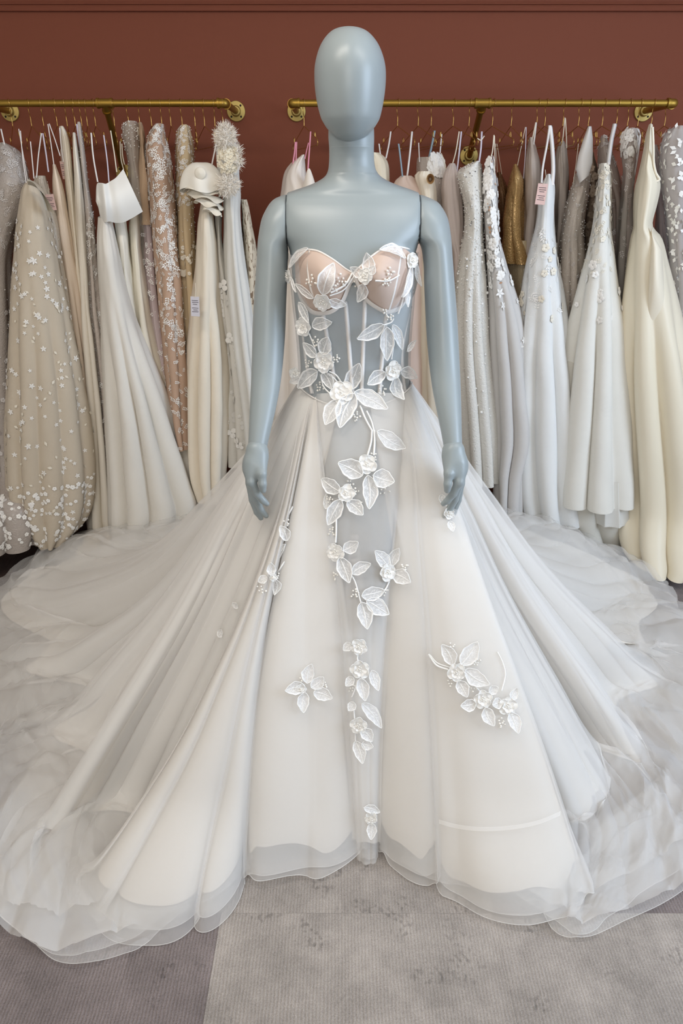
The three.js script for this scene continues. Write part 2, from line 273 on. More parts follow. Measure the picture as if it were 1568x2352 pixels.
// a point of the body's skin: picture row, angle from the front (positive to the picture's right), distance off the skin
function skin(py, ang, off = 0) {
  if (py > 262 && py < 338) {
    const zN = ZB + neckT(py, 3), zE = ZB + eggT(py, 3), N = at(neckT(py, 1), py, zN), hn = at(neckT(py, 1) + neckT(py, 2), py, zN).x - N.x, he = Math.max(0.0005, at(eggT(py, 1) + eggT(py, 2), py, zE).x - at(eggT(py, 1), py, zE).x), de = Math.max(0.0005, eggT(py, 4)), dn = neckT(py, 4), dz = zE - zN, dx = at(eggT(py, 1), py, zE).x - N.x;
    const w = sstep(py, 262, 292); let vx = lerp(he * Math.sin(ang) + dx, hn * Math.sin(ang), w), vz = lerp(de * Math.cos(ang) + dz, dn * Math.cos(ang), w); const vl = Math.hypot(vx, vz), s = vx / vl, c = vz / vl, tn = 1 / Math.hypot(s / hn, c / dn), A = (s / he) ** 2 + (c / de) ** 2, Bq = -2 * (s * dx / he ** 2 + c * dz / de ** 2), Cq = (dx / he) ** 2 + (dz / de) ** 2 - 1, D = Bq * Bq - 4 * A * Cq, te = D > 0 ? (-Bq + Math.sqrt(D)) / (2 * A) : 0;
    const t = w < 0.001 ? te : -smin(-te, -lerp(te * 0.9, tn, w), 0.007 * w + 1e-5);
    const yy = at(804, py, lerp(zE, ZB + bodyT(py, 3), sstep(py, 300, 337))).y;
    return V3(N.x + s * (t + off), yy, zN + c * (t + off));
  }
  const r = bodyRow(py), s = Math.sin(ang), c = Math.cos(ang), z = ZB + r.zc, m = at(r.cx, py, z), e = at(r.cx + r.hw, py, z);
  const hw = e.x - m.x + off, k = py > 400 ? 0.92 : 1, pw = (t, q) => Math.sign(t) * Math.abs(t) ** q;
  const x = m.x + hw * pw(s, k), p = V3(x, m.y, z + (r.d + off) * pw(c, k));
  if (c > 0) p.z += bust(p.x, p.y) * c;
  return p;
}
function frontZ(px, py, off = 0) { const r = bodyRow(py), s = clamp((px - r.cx) / r.hw, -0.999, 0.999); return skin(py, Math.asin(Math.sign(s) * Math.abs(s) ** (1 / 0.92)), off).z; }
const mannequin = thing('mannequin', 'featureless blue-grey female mannequin wearing the strapless floral gown', 'mannequin', V3(0.03, 0, ZB));
{
  const xl = at(seamL, 480, ZB).x, xr = at(seamR, 480, ZB).x;
  const rows = []; { let y = 64.5; while (y < 80) { rows.push(y); y += 1.1; } while (y < 262) { rows.push(y); y += 4; } while (y < 342) { rows.push(y); y += 1; } while (y < 470) { rows.push(y); y += 2.2; } while (y <= 1172) { rows.push(y); y += 8; } for (y = 1176; y < 1208; y += 3) rows.push(y); }
  const torso = gridGeo(80, rows.length - 1, (u, v) => { const py = rows[Math.round(v * (rows.length - 1))], p = skin(py, (u * 2 - 1) * Math.PI); if (py > 430 && py < 575) p.x = clamp(p.x, xl + 0.001, xr - 0.001); return p; }, { closed: true, capEnd: true, capTop: true });
  const hipY = at(815, 1165, ZB).y, mid = at(815, 1165, ZB).x, legs = [];
  for (const s of [-1, 1]) {
    const L0 = [[hipY + 0.1, 0.078, 0.082, 0.1, 0], [hipY, 0.08, 0.078, 0.095, 0], [0.55, 0.078, 0.066, 0.075, 0.005], [0.44, 0.074, 0.05, 0.054, 0.008], [0.3, 0.073, 0.05, 0.056, -0.012], [0.2, 0.07, 0.042, 0.046, -0.014], [0.09, 0.066, 0.03, 0.034, -0.012], [0.05, 0.066, 0.034, 0.05, 0.0], [0.03, 0.067, 0.039, 0.085, 0.035], [0.012, 0.067, 0.041, 0.1, 0.05], [0.002, 0.067, 0.038, 0.096, 0.048]].map(a => [-a[0], ...a.slice(1)]), T = table(L0);
    legs.push(gridGeo(36, 60, (u, v) => { const yy = lerp(L0[0][0], -0.002, v), a = u * 2 * Math.PI; return V3(mid + s * T(yy, 1) + T(yy, 2) * Math.cos(a), -yy, ZB + T(yy, 4) + T(yy, 3) * Math.sin(a)); }, { closed: true, capEnd: true }));
  }
  part('body', mergeGeometries([torso, ...legs]), M.mannequin, mannequin);
  // each arm: rows of the upper arm and forearm cut off by the shoulder seam, then the hand
  const arm = (side, rowsA, hand) => {
    const T = table(rowsA), y0 = rowsA[0][0], y1 = rowsA[rowsA.length - 1][0], ys = []; for (let y = y0; y < 470; y += 1.6) ys.push(y); for (let y = 470; y < y1; y += 8) ys.push(y); ys.push(y1);
    const seamX = at(side < 0 ? seamL : seamR, 480, ZB).x;
    const g = gridGeo(44, ys.length - 1, (u, v) => {
      const py = ys[Math.round(v * (ys.length - 1))], xo = T(py, 1), xi = T(py, 2), z = ZB + T(py, 4) * (T(py, 4) > 0 ? 1.2 : 1), a = u * 2 * Math.PI, o = at(xo, py, z), i = at(xi, py, z);
      const p = V3((o.x + i.x) / 2 + (i.x - o.x) / 2 * Math.cos(a), o.y, z + T(py, 3) * Math.sin(a));
      if (py < 570) p.x = side < 0 ? Math.min(p.x, seamX - 0.001) : Math.max(p.x, seamX + 0.001);
      return p;
    }, { closed: true, capTop: true, capEnd: true });
    const caps = hand.map(([a, b, ra, rb]) => capsule(at(...a), at(...b), ra, rb)), pts = hand.flatMap(([a, b]) => [at(...a), at(...b)]), bb = new THREE.Box3().setFromPoints(pts).expandByScalar(0.03);
    const hg = fieldMesh((x, y, z) => { let d = 9; caps.forEach((c, k) => { d = smin(d, c(x, y, z), hand[k][4] ?? 0.008); }); return d; }, bb.min.toArray(), bb.max.toArray(), 0.003);
    part('arm', mergeGeometries([g, hg]), M.mannequin, mannequin);
    const sp = []; for (let k = 0; k <= 24; k++) { const py = lerp(448, 557, k / 24), q = skin(py, 0), r = bodyRow(py), s = clamp((seamX - at(r.cx, py, ZB + r.zc).x) / (at(r.cx + r.hw, py, ZB + r.zc).x - at(r.cx, py, ZB + r.zc).x), -1, 1); const p = skin(py, Math.asin(Math.sign(s) * Math.abs(s) ** (1 / 0.92)), 0.0); sp.push(V3(seamX, p.y, p.z - 0.0005)); }
    part('seam_line', tube(sp, 0.0011, 5, 40), M.seam, mannequin);
  };
  const rowsL = [[447.5, 652, 664, 0.01, -0.026], [450, 645, 672, 0.022, -0.026], [455, 633, 680, 0.036, -0.025], [463, 623, 688, 0.048, -0.023], [478, 612.5, 694, 0.056, -0.018], [503, 601, 694, 0.063, -0.012], [540, 594, 682, 0.064, -0.004], [557, 592, 665.5, 0.062, 0], [600, 589.5, 661, 0.059, 0.006], [650, 586, 659, 0.056, 0.014], [700, 582.5, 657, 0.053, 0.022], [760, 580, 655, 0.049, 0.032], [800, 579, 652.5, 0.047, 0.042], [850, 577.5, 648, 0.045, 0.06], [900, 575.5, 641, 0.043, 0.085], [950, 573, 631, 0.039, 0.112], [1000, 571, 619, 0.034, 0.138], [1030, 569.5, 613, 0.031, 0.152], [1045, 568, 611, 0.03, 0.158]];
  const rowsR = [[447.5, 968, 956, 0.01, -0.026], [450, 975, 948, 0.022, -0.026], [455, 987, 940, 0.036, -0.025], [463, 1003, 932, 0.048, -0.023], [478, 1016, 926, 0.056, -0.018], [503, 1028, 926, 0.063, -0.012], [540, 1034.5, 938, 0.064, -0.004], [557, 1036, 962, 0.062, 0], [600, 1039, 972, 0.059, 0.006], [650, 1043, 974, 0.056, 0.014], [700, 1047, 976, 0.053, 0.022], [760, 1051, 979, 0.049, 0.032], [800, 1053, 982, 0.047, 0.042], [850, 1055.5, 987, 0.045, 0.06], [900, 1057.5, 994, 0.043, 0.085], [950, 1059, 1004, 0.039, 0.112], [1000, 1060, 1014, 0.034, 0.138], [1030, 1061.5, 1019, 0.031, 0.152], [1045, 1063, 1021, 0.03, 0.158]];
  const z0 = ZB + 0.192;
  const handOf = (X, thumb, kn, tips) => {
    const c = [[[X(590), 1035, z0], [X(584), 1075, z0 + 0.008], 0.026, 0.026, 0.02], [[X(580), 1065, z0 + 0.02], [X(577), 1108, z0 + 0.036], 0.017, 0.0125, 0.02], [[X(580), 1065, z0 - 0.004], [X(576), 1110, z0 - 0.006], 0.018, 0.0125, 0.02], [[X(580), 1065, z0 - 0.02], [X(577), 1108, z0 - 0.03], 0.016, 0.011, 0.02]];
    c.push([[X(598), 1050, z0 + 0.012], [X(601), 1088, z0 + 0.04], 0.017, 0.0115, 0.014], [[X(601), 1088, z0 + 0.04], [X(603), 1112, z0 + 0.046], 0.0108, 0.0095, 0.004], [[X(603), 1112, z0 + 0.046], [X(604), 1126, z0 + 0.046], 0.0095, 0.0078, 0.004]);
    const F = [[0.038, 1106, 578, 1134, 590, 1150, 604, 1157, 613], [0.015, 1110, 576, 1147, 587, 1172, 600, 1185, 611], [-0.008, 1111, 574, 1148, 580, 1176, 590, 1190, 599], [-0.03, 1108, 574, 1138, 577, 1160, 584, 1172, 592]];
    F.forEach(([dz, y0, x0, y1, x1, y2, x2, y3, x3], k) => { const r = k === 3 ? 0.0078 : 0.0092; c.push([[X(x0), y0, z0 + dz], [X(x1), y1, z0 + dz * 0.92], r + 0.0012, r, k ? 0.003 : 0.004], [[X(x1), y1, z0 + dz * 0.92], [X(x2), y2, z0 + dz * 0.85], r, r - 0.001, 0.003], [[X(x2), y2, z0 + dz * 0.85], [X(x3), y3, z0 + dz * 0.8], r - 0.001, r - 0.0028, 0.003]); });
    return c;
  };
  arm(-1, rowsL, handOf(x => x));
  arm(1, rowsR, handOf(x => 1631 - x));
}
// ---------------------------------------------------------------- the gown on the mannequin
const GX = 0.03, gown = thing('wedding_gown', 'strapless white tulle gown with sheer floral bodice and spreading train, worn by the mannequin', 'wedding gown', V3(GX, 0, ZB));
const skirtTargets = [];                                            // meshes that the appliques are sewn on
const waist = (deg, off = 0.004, drop = 0) => { const a = THREE.MathUtils.degToRad(deg), s2 = Math.sin(a) ** 2; return skin(910 - 34 * s2 + drop, a, off); };
// where a line of sight through picture row py meets the upright-run plane through points A and B (both seen from the side)
function zOn(py, A, B) { const d = rayDir(784, py), m = d.y / d.z, k = (B.y - A.y) / (B.z - A.z); return (A.y - k * A.z - EYE) / (m - k); }
const catRow = (P, u) => { const n = P.length - 1, x = clamp(u, 0, 1) * n, i = Math.min(n - 1, Math.floor(x)), t = x - i, a = P[i - 1] || P[i], d = P[i + 2] || P[i + 1]; return V3(cat(a.x, P[i].x, P[i + 1].x, d.x, t), cat(a.y, P[i].y, P[i + 1].y, d.y, t), cat(a.z, P[i].z, P[i + 1].z, d.z, t)); };
// cloth hung between meridians (each a list of points from waist to hem), gathered into `n` soft folds that lap over themselves
function cloth(mers, { nu = 240, nv = 60, n = 14, q = 0.9, B = 0.02, seed = 1, off = 0, crumple = 0, wobble = 0.6, pow = 0.8, alpha = null, hem = 0.01, minY = 0.004, sign = 1, vEnd = 1 } = {}) {
  const rows = [];
  const base = (u, v) => { const k = Math.round(v * 240); const R = rows[k] ??= mers.map(m => catRow(m, k / 240)); return catRow(R, u); };
  const P = (u, v0) => {
    const ve = typeof vEnd === 'function' ? vEnd(u) : vEnd, lie = sstep(v0 * ve, 0.6, 0.85), v = Math.min(1, v0 * ve * (1 + hem * (noise(u * 23, seed * 3.1) - 0.3)));
    const env = Math.pow(v, pow) * (1 - 0.55 * sstep(v, 0.62, 0.9)), ph = 2 * Math.PI * n * (u + wobble / n * noise(u * n * 0.35, seed * 5.7, v * 0.8)) + 1.1 * noise(v * 1.6, u * n * 0.3, seed), am = 0.45 + 0.75 * (0.5 + 0.9 * noise(u * n * 0.6, v * 0.7, seed + 20)), env2 = Math.min(1, env * 3 + 0.15);
    const u2 = u + (q * am * env2 * (1 - 0.5 * lie) / (2 * Math.PI * n)) * Math.sin(ph), e = 0.004;
    const p = base(clamp(u2, 0, 1), v), pu = base(clamp(u2 + e, 0, 1), v).sub(base(clamp(u2 - e, 0, 1), v)), pv = base(clamp(u2, 0, 1), Math.min(1, v + 0.01)).sub(base(clamp(u2, 0, 1), Math.max(0, v - 0.01)));
    const nn = pu.cross(pv).normalize().multiplyScalar(sign);
    let h = off * Math.min(1, v * 7) + B * am * env * Math.cos(ph);
    if (crumple) { const f = sstep(v, 0.45, 0.75); if (f > 0) h += f * crumple * crease(p.x, p.z, seed); }
    p.addScaledVector(nn, h); p.y = Math.max(p.y, minY + 0.003 * (1 + noise(p.x * 15, p.z * 15, seed))); return p;
  };
  return gridGeo(nu, nv, P, { alpha: alpha ? (u, v) => alpha(u, v) : () => 1 });
}
// soft ridged creases of netting lying on the floor, drawn out in sweeps around the figure
function crease(x, z, seed) {
  const r = Math.hypot(x - GX, z - ZB), a = Math.atan2(x - GX, z - ZB), w = 0.25 * noise(x * 2.2, z * 2.2, seed), q = a * 1.2 + w, s = r + 0.18 * Math.sin(a * 2 + seed) + w;
  const r1 = 1 - Math.abs(noise(s * 7, q * 2.2, seed + 1)) * 2.4, r2 = 1 - Math.abs(noise(s * 14 + x * 3, q * 5, seed + 2)) * 2.4, r3 = 1 - Math.abs(noise(x * 16, z * 9, seed + 3)) * 2.4;
  return 0.9 * Math.max(0, r1) ** 1.6 + 0.35 * Math.max(0, r2) ** 1.8 + 0.08 * Math.max(0, r3) ** 2 + 0.3 * noise(x * 3, z * 3, seed + 7);
}
const FL = a => onFloor(a[0], a[1], a[2] || 0.012);
const mer = (deg, contact, ...rest) => { const a = waist(-deg), c = FL(contact), m = a.clone().lerp(c, 0.45), out = V3(m.x - GX, 0, m.z - ZB).normalize(); const g = sstep(Math.abs(deg), 92, 122); m.y -= 0.035 + 0.15 * g; m.addScaledVector(out, -0.012); const m2 = a.clone().lerp(c, 0.8); m2.y = Math.max(c.y + 0.02, m2.y - 0.02 - 0.1 * g); return [a, m, m2, c, ...rest.map(FL)]; };
const leftMers = [
  mer(14, [470, 1930], [440, 1970], [400, 2060]), mer(30, [400, 1880], [380, 1950], [340, 2110]),   mer(42, [330, 1850], [320, 1950], [285, 2150]), mer(66, [215, 1840], [170, 1950], [120, 2195]), mer(90, [122, 1893], [60, 1990], [10, 2150]), mer(95, [235, 1745], [60, 1830], [-60, 2070]), mer(101, [140, 1665], [0, 1740], [-150, 1950]), mer(107, [260, 1590], [60, 1640], [-220, 1800]), mer(113, [85, 1535], [-40, 1560], [-230, 1640]), mer(119, [190, 1455], [20, 1480], [-180, 1520]), mer(127, [50, 1385], [0, 1392], [-90, 1410]), mer(136, [110, 1310, 0.05], [50, 1330, 0.03], [5, 1350]), mer(148, [230, 1262, 0.16], [190, 1255, 0.1], [130, 1250, 0.04]), mer(164, [350, 1235, 0.2], [330, 1220, 0.14], [290, 1215, 0.06]), mer(182, [490, 1200, 0.22], [480, 1195, 0.2], [460, 1190, 0.12]),
];
const rightMers = [
  mer(-12, [1080, 1930], [1100, 1960], [1140, 2030]), mer(-28, [1190, 1860], [1220, 1930], [1250, 2080]),   mer(-40, [1250, 1840], [1280, 1930], [1300, 2100]), mer(-58, [1318, 1880], [1340, 1960], [1310, 2140]), mer(-70, [1375, 1800], [1420, 1900], [1440, 2100]), mer(-78, [1340, 1700], [1470, 1850], [1560, 2050]), mer(-86, [1455, 1730], [1550, 1840], [1660, 1990]), mer(-93, [1390, 1610], [1540, 1700], [1720, 1860]), mer(-100, [1490, 1560], [1600, 1620], [1780, 1730]), mer(-106, [1395, 1480], [1560, 1530], [1760, 1590]), mer(-112, [1432, 1505], [1560, 1500], [1680, 1500]), mer(-118, [1370, 1430], [1490, 1430], [1600, 1430]), mer(-126, [1430, 1370], [1500, 1370], [1545, 1370]), mer(-138, [1390, 1300, 0.08], [1460, 1310, 0.05], [1510, 1335]), mer(-154, [1290, 1240, 0.18], [1350, 1255, 0.12], [1400, 1275, 0.03]), mer(-172, [1190, 1205, 0.22], [1225, 1205, 0.18], [1250, 1205, 0.1]), mer(-184, [1090, 1200, 0.22], [1100, 1200, 0.2], [1120, 1200, 0.12]),
];
for (const [mers, s, tw] of [[leftMers, 1, 0], [rightMers, -1, 3]]) {
  const lin = cloth(mers, { nu: 300, nv: 60, n: 11, q: 0.55, B: 0.022, seed: 2 + tw, off: -0.034, sign: s, vEnd: u => lerp(0.645, 0.83, sstep(u, 0.58, 0.75)), hem: 0.05 });
  part('underskirt', lin, M.lining, gown);
  part('overskirt', cloth(mers, { nu: 520, nv: 104, n: 17, q: 1.3, B: 0.022, seed: 5 + tw, off: 0.004, sign: s, crumple: 0.024, hem: 0.015, alpha: (u, v) => lerp(1, 0.62, sstep(v, 0.5, 0.95)) }), tulle(0.52, 249, 246, 242, true), gown);
  part('overskirt', cloth(mers, { nu: 520, nv: 104, n: 25, q: 1.5, B: 0.016, seed: 9 + tw, off: 0.02, sign: s, crumple: 0.026, vEnd: 0.93, hem: 0.02, alpha: (u, v) => lerp(1, 0.6, sstep(v, 0.5, 0.95)) }), tulle(0.36, 249, 246, 242, true), gown);
}
// a broad flat fold between two edges given down the picture; its long sides curl back like a soft box pleat
function panel(le, re, bottom, { bulge = 0.05, wrap = 1.75, nu = 90, nv = 60, n = 3, q = 0.3, B = 0.006, seed = 1, inset = 0, vEnd = 1, off = 0, zTop = null, bow = 0.7, minY = 0.004, hemWave = 0, hemIrr = 0, flip = 0.62, dens = () => 1 } = {}) {
  const side = e => { const a0 = e[0], A = at(a0[0], a0[1], zTop ?? frontZ(a0[0], a0[1], 0.006)), b = e[e.length - 1], Bt = onFloor(b[0], b[1], 0.012); return { A, Bt, y0: a0[1], y1: b[1], T: table(e.map(r => [r[1], r[0]])) }; };
  const Ls = side(le), Rs = side(re), bT = table(bottom.map(b => [b[0], b[1]]));
  const edge = (s, v) => { const py = lerp(s.y0, s.y1, v), z = zOn(py, s.A, s.Bt); return at(s.T(py, 1), py, z); };
  return gridGeo(nu, nv, (u, v0) => {
    let v = v0 * (vEnd + hemIrr * noise(v0 > 0.3 ? 3.3 * v0 : 1, seed) * 0 + hemIrr * sstep(v0, 0.7, 1) * noise(u * 4.5, seed * 1.7)); const l = edge(Ls, v), r = edge(Rs, v), ph = 2 * Math.PI * n * u + 2 * noise(u * 3, v * 1.2, seed), am = 0.5 + 0.8 * Math.abs(noise(u * n, seed, v));
    const a = (u * 2 - 1) * wrap + q * am * Math.sin(ph) * Math.min(1, v * 2) * 0.25, s = Math.sin(a), c = Math.cos(a), lat = Math.sign(s) * Math.abs(s) ** 0.85, dep = Math.sign(c) * Math.abs(c) ** flip;
    const p = l.clone().add(r).multiplyScalar(0.5).addScaledVector(r.clone().sub(l).multiplyScalar(0.5), lat * (1 - inset));
    const out = V3(0, 0.35 * (1 - v * v), 0.94).normalize(); const g = Math.pow(v, bow) * bulge;
    p.addScaledVector(out, g * dep + off * Math.min(1, v * 5) + B * am * Math.cos(ph) * Math.pow(v, 0.7));
    if (v > 0.8) { const pp = p.x / (p.z * cP * -1 + (EYE - p.y) * sP) * FPX + 784, want = bT(pp, 1); const mid = lerp(Ls.y1, Rs.y1, clamp((pp - le[le.length - 1][0]) / (re[re.length - 1][0] - le[le.length - 1][0]), 0, 1)); const f = onFloor(pp, lerp(mid, want, 1)), f0 = onFloor(pp, mid); p.z += (f.z - f0.z) * sstep(v, 0.8, 1); }
    if (hemWave) { const t = sstep(v, 0.86, 1); p.y += t * hemWave * (0.6 + 1.1 * noise(u * 3.2, seed)); p.z += t * hemWave * 0.9 * noise(u * 5, seed + 4); }
    p.y = Math.max(p.y, minY); return p;
  }, { alpha: (u, v) => dens(v) });
}
const L1 = [[[718, 918], [712, 960], [690, 1080], [655, 1250], [620, 1420], [592, 1570], [572, 1720], [565, 1850], [566, 1982]], [[726, 910], [735, 1000], [757, 1170], [785, 1330], [805, 1500], [815, 1640], [828, 1800], [839, 1915]], [[560, 1985], [640, 1958], [740, 1938], [840, 1915]]];
const R1 = [[[929, 910], [917, 1060], [900, 1250], [880, 1400], [868, 1560], [860, 1700], [858, 1850], [868, 1922]], [[937, 912], [950, 1050], [968, 1250], [985, 1450], [997, 1650], [1004, 1800], [1006, 1980]], [[865, 1925], [930, 1950], [1006, 1982]]];
const L2 = [[[694, 925], [662, 1090], [630, 1210], [590, 1320], [540, 1440], [482, 1560], [421, 1680], [346, 1800], [262, 1910], [192, 2005]], [[716, 915], [700, 1000], [672, 1150], [640, 1300], [612, 1450], [592, 1600], [576, 1780], [562, 1990]], [[190, 1990], [240, 2040], [340, 2060], [470, 2058], [562, 1990]]];
const R2 = [[[936, 912], [950, 1150], [970, 1400], [985, 1650], [996, 1850], [1000, 1990]], [[946, 912], [988, 1010], [1040, 1135], [1078, 1250], [1130, 1400], [1182, 1540], [1240, 1700], [1290, 1850], [1340, 2012]], [[1000, 1988], [1100, 2030], [1220, 2046], [1340, 2014]]];
// the sheer centre front
const CF = [[[727, 906], [745, 1150], [772, 1400], [800, 1700], [815, 1945]], [[930, 906], [915, 1150], [890, 1400], [872, 1700], [868, 1945]], [[815, 1940], [870, 1945]]];
part('centre_panel', panel(...CF, { bulge: 0.05, bow: 0, wrap: 1.5, n: 4, B: 0.004, q: 0.4, seed: 31 }), tulle(0.32), gown);
part('centre_panel', panel(...CF, { bulge: 0.036, bow: 0, wrap: 1.5, n: 3, B: 0.003, q: 0.4, seed: 37, inset: 0.08 }), tulle(0.28), gown);
part('inner_lining', panel(...CF, { bulge: 0.01, bow: 0, wrap: 1.5, n: 3, B: 0.003, q: 0.3, seed: 39, inset: -0.2, vEnd: 0.985, dens: v => sstep(v, 0.36, 0.66) }), tulle(0.88, 240, 235, 228, true), gown);
for (const [P, o, sd] of [[L2, { bulge: 0.05, n: 4, q: 1.1, B: 0.024, nu: 200 }, 41], [R2, { bulge: 0.05, n: 2, q: 0.2, B: 0.007, nu: 120 }, 43], [L1, { bulge: 0.055, n: 3, q: 0.5, B: 0.006, nu: 120 }, 45], [R1, { bulge: 0.045, n: 2, q: 0.4, B: 0.005, nu: 100 }, 47]]) {
  part('panel_lining', panel(...P, { ...o, seed: sd, inset: 0.04, off: -0.014, vEnd: 0.968, hemIrr: 0.05 }), M.lining, gown);
  part('front_panel', panel(...P, { ...o, seed: sd, off: 0.004, hemIrr: 0.012 }), tulle(0.42), gown);
  part('front_panel', panel(...P, { ...o, seed: sd, off: 0.018, inset: -0.02, q: o.q + 0.2, hemWave: 0.026, vEnd: 1.015, hemIrr: 0.02 }), tulle(0.3), gown);
}
// raw edges of the netting, and the stiffening tape that shows through the folds of one panel
function rawEdge(geo, nu, r = 0.0007) { const p = geo.attributes.position, n = p.count, out = []; for (let i = n - nu - 1; i < n; i += 2) out.push(V3().fromBufferAttribute(p, i)); return tube(out, r, 4, out.length * 2); }
for (const m of gown.children.filter(o => /^front_panel/.test(o.name))) { const g = m.geometry, nu = g.attributes.position.count / 61 - 1; mesh('hem_edge', rawEdge(g, nu), tulle(0.55), gown); }
// netting spread on the carpet past the hems
function floorSheet(inner, outer, { nu = 160, nv = 60, seed = 1, h = 0.03, lift = 0.006 } = {}) {
  const I = inner.map(FL), O = outer.map(FL);
  return gridGeo(nu, nv, (u, v) => { const p = catRow(I, u).lerp(catRow(O, u), v); const e = 0.35 + 0.65 * Math.sin(Math.PI * clamp(v, 0, 1)) ** 0.5; p.x += 0.02 * noise(u * 5, v * 3, seed); p.z += 0.02 * noise(u * 5, v * 3, seed + 5); p.y = lift + Math.max(0, h * e * (0.35 + crease(p.x, p.z, seed))); return p; }, { alpha: () => 1 });
}
for (const [i, o, sd] of [
  [[[575, 1960], [480, 2020], [340, 2020], [230, 1990], [200, 1900], [140, 1860], [120, 1780]], [[580, 1985], [470, 2068], [385, 2118], [305, 2195], [130, 2210], [20, 2130], [-60, 2040]], 61],
  [[[560, 1960], [470, 2000], [330, 1990], [220, 1960], [200, 1880], [130, 1830], [100, 1740]], [[552, 1998], [450, 2075], [375, 2110], [290, 2165], [150, 2185], [10, 2100], [-120, 1990]], 62],
  [[[930, 1940], [1010, 1960], [1100, 1990], [1220, 2000], [1330, 1970], [1400, 1870], [1500, 1800]], [[925, 1978], [1040, 2030], [1140, 2050], [1230, 2085], [1302, 2156], [1460, 2110], [1640, 1990]], 63],
  [[[1280, 1960], [1330, 1960], [1380, 1900], [1450, 1850], [1520, 1780]], [[1250, 2100], [1340, 2138], [1430, 2090], [1530, 2020], [1680, 1920]], 64],
]) { const m = part('hem_netting', floorSheet(i, o, { seed: sd, h: 0.02, nu: 260, nv: 80 }), tulle(0.24), gown); mesh('hem_edge', rawEdge(m.geometry, 260), tulle(0.5), gown); }
// ---------------------------------------------------------------- bodice
const inch = px => px * 1.52 / FPX;                                 // columns to metres at the bodice
{
  const top = a => { const c = Math.cos(a), s = Math.abs(Math.sin(a)); return c > 0 ? 640 - 62 * sstep(s, 0.25, 1) : lerp(578, 700, sstep(-c, 0, 1)); };
  const g = gridGeo(96, 40, (u, v) => { const a = (u * 2 - 1) * Math.PI; return skin(lerp(top(a), 910 - 34 * Math.sin(a) ** 2, v), a, 0.006); }, { closed: true, alpha: () => 1 });
  part('bodice', g, tulle(0.27, 236, 238, 240), gown);
  const onSkin = (px, py, off) => at(px, py, frontZ(px, py, off));
  const bones = [[[793, 692], [800, 780], [809, 904]], [[838, 690], [834, 790], [830, 904]], [[741, 718], [752, 780], [764, 850], [771, 904]], [[886, 724], [879, 800], [871, 906]], [[941, 704], [929, 760], [922, 815], [929, 904]], [[688, 700], [697, 770], [704, 830], [716, 904]]];
  for (const b of bones) part('boning', ribbon(b.map(q => onSkin(q[0], q[1], 0.0085)), 0.0105, V3(1, 0, 0)), M.trim, gown);
  const seam = []; for (let k = 0; k <= 40; k++) { const a = lerp(-1.5, 1.5, k / 40); seam.push(skin(910 - 34 * Math.sin(a) ** 2, a, 0.0075)); }
  part('waist_seam', tube(seam, 0.0017, 6, 90), M.trim, gown);
  const cups = [
    [738, 648, [[672, 612], [676, 584], [695, 574], [726, 575], [761, 593], [795, 618], [812, 630], [803, 664], [788, 698], [767, 718], [743, 725], [720, 723], [700, 709], [683, 684], [673, 655]]],
    [888, 645, [[810, 632], [832, 607], [853, 588], [874, 574], [902, 566], [930, 569], [953, 578], [961, 610], [957, 656], [944, 689], [917, 714], [887, 721], [857, 707], [835, 688], [820, 660]]],
  ];
  for (const [cx, cy, poly] of cups) {
    const c2 = new THREE.CatmullRomCurve3(poly.map(p => V3(p[0], p[1], 0)), true, 'centripetal'), P = (t, r, off = 0) => {
      const o = c2.getPoint(((t % 1) + 1) % 1), px = lerp(cx, o.x, r), py = lerp(cy, o.y, r);
      return at(px, py, frontZ(px, py, 0.009 + off) + 0.03 * (1 - r ** 2.4));
    };
    part('bust_cup', gridGeo(60, 20, (u, v) => P(u, Math.max(v, 0.001)), { closed: true }), M.cup, gown);
    const band = []; for (let k = 0; k <= 30; k++) band.push(k / 30);
    const t0 = cx < 800 ? 0.42 : 0.45, t1 = cx < 800 ? 0.96 : 0.99;
    part('cup_band', gridGeo(4, 40, (u, v) => { const t = lerp(t0, t1, v), r = lerp(0.87, 1.03, u), p = P(t, Math.min(r, 1), 0.0035); return r > 1 ? p.lerp(P(t, 1, -0.002), 0.5) : p; }), M.trim, gown);
    const edge = []; for (let k = 0; k <= 20; k++) edge.push(P(lerp(-0.02, t0 + 0.02, k / 20), 0.99, 0.002));
    part('cup_edge', tube(edge, 0.0022, 6, 50), M.trim, gown);
    const sx = cx < 800 ? [[712, 575], [708, 620], [716, 670], [738, 722]] : [[921, 570], [914, 620], [904, 670], [890, 718]];
    part('cup_seam', ribbon(sx.map(([px, py]) => { const r0 = Math.hypot((px - cx) / 68, (py - cy) / 76); return at(px, py, frontZ(px, py, 0.0105) + 0.03 * (1 - Math.min(1, r0) ** 2.4)); }), 0.0075, V3(1, 0, 0)), M.trim, gown);
  }
  // the side panels that rise to the back straps' line
}

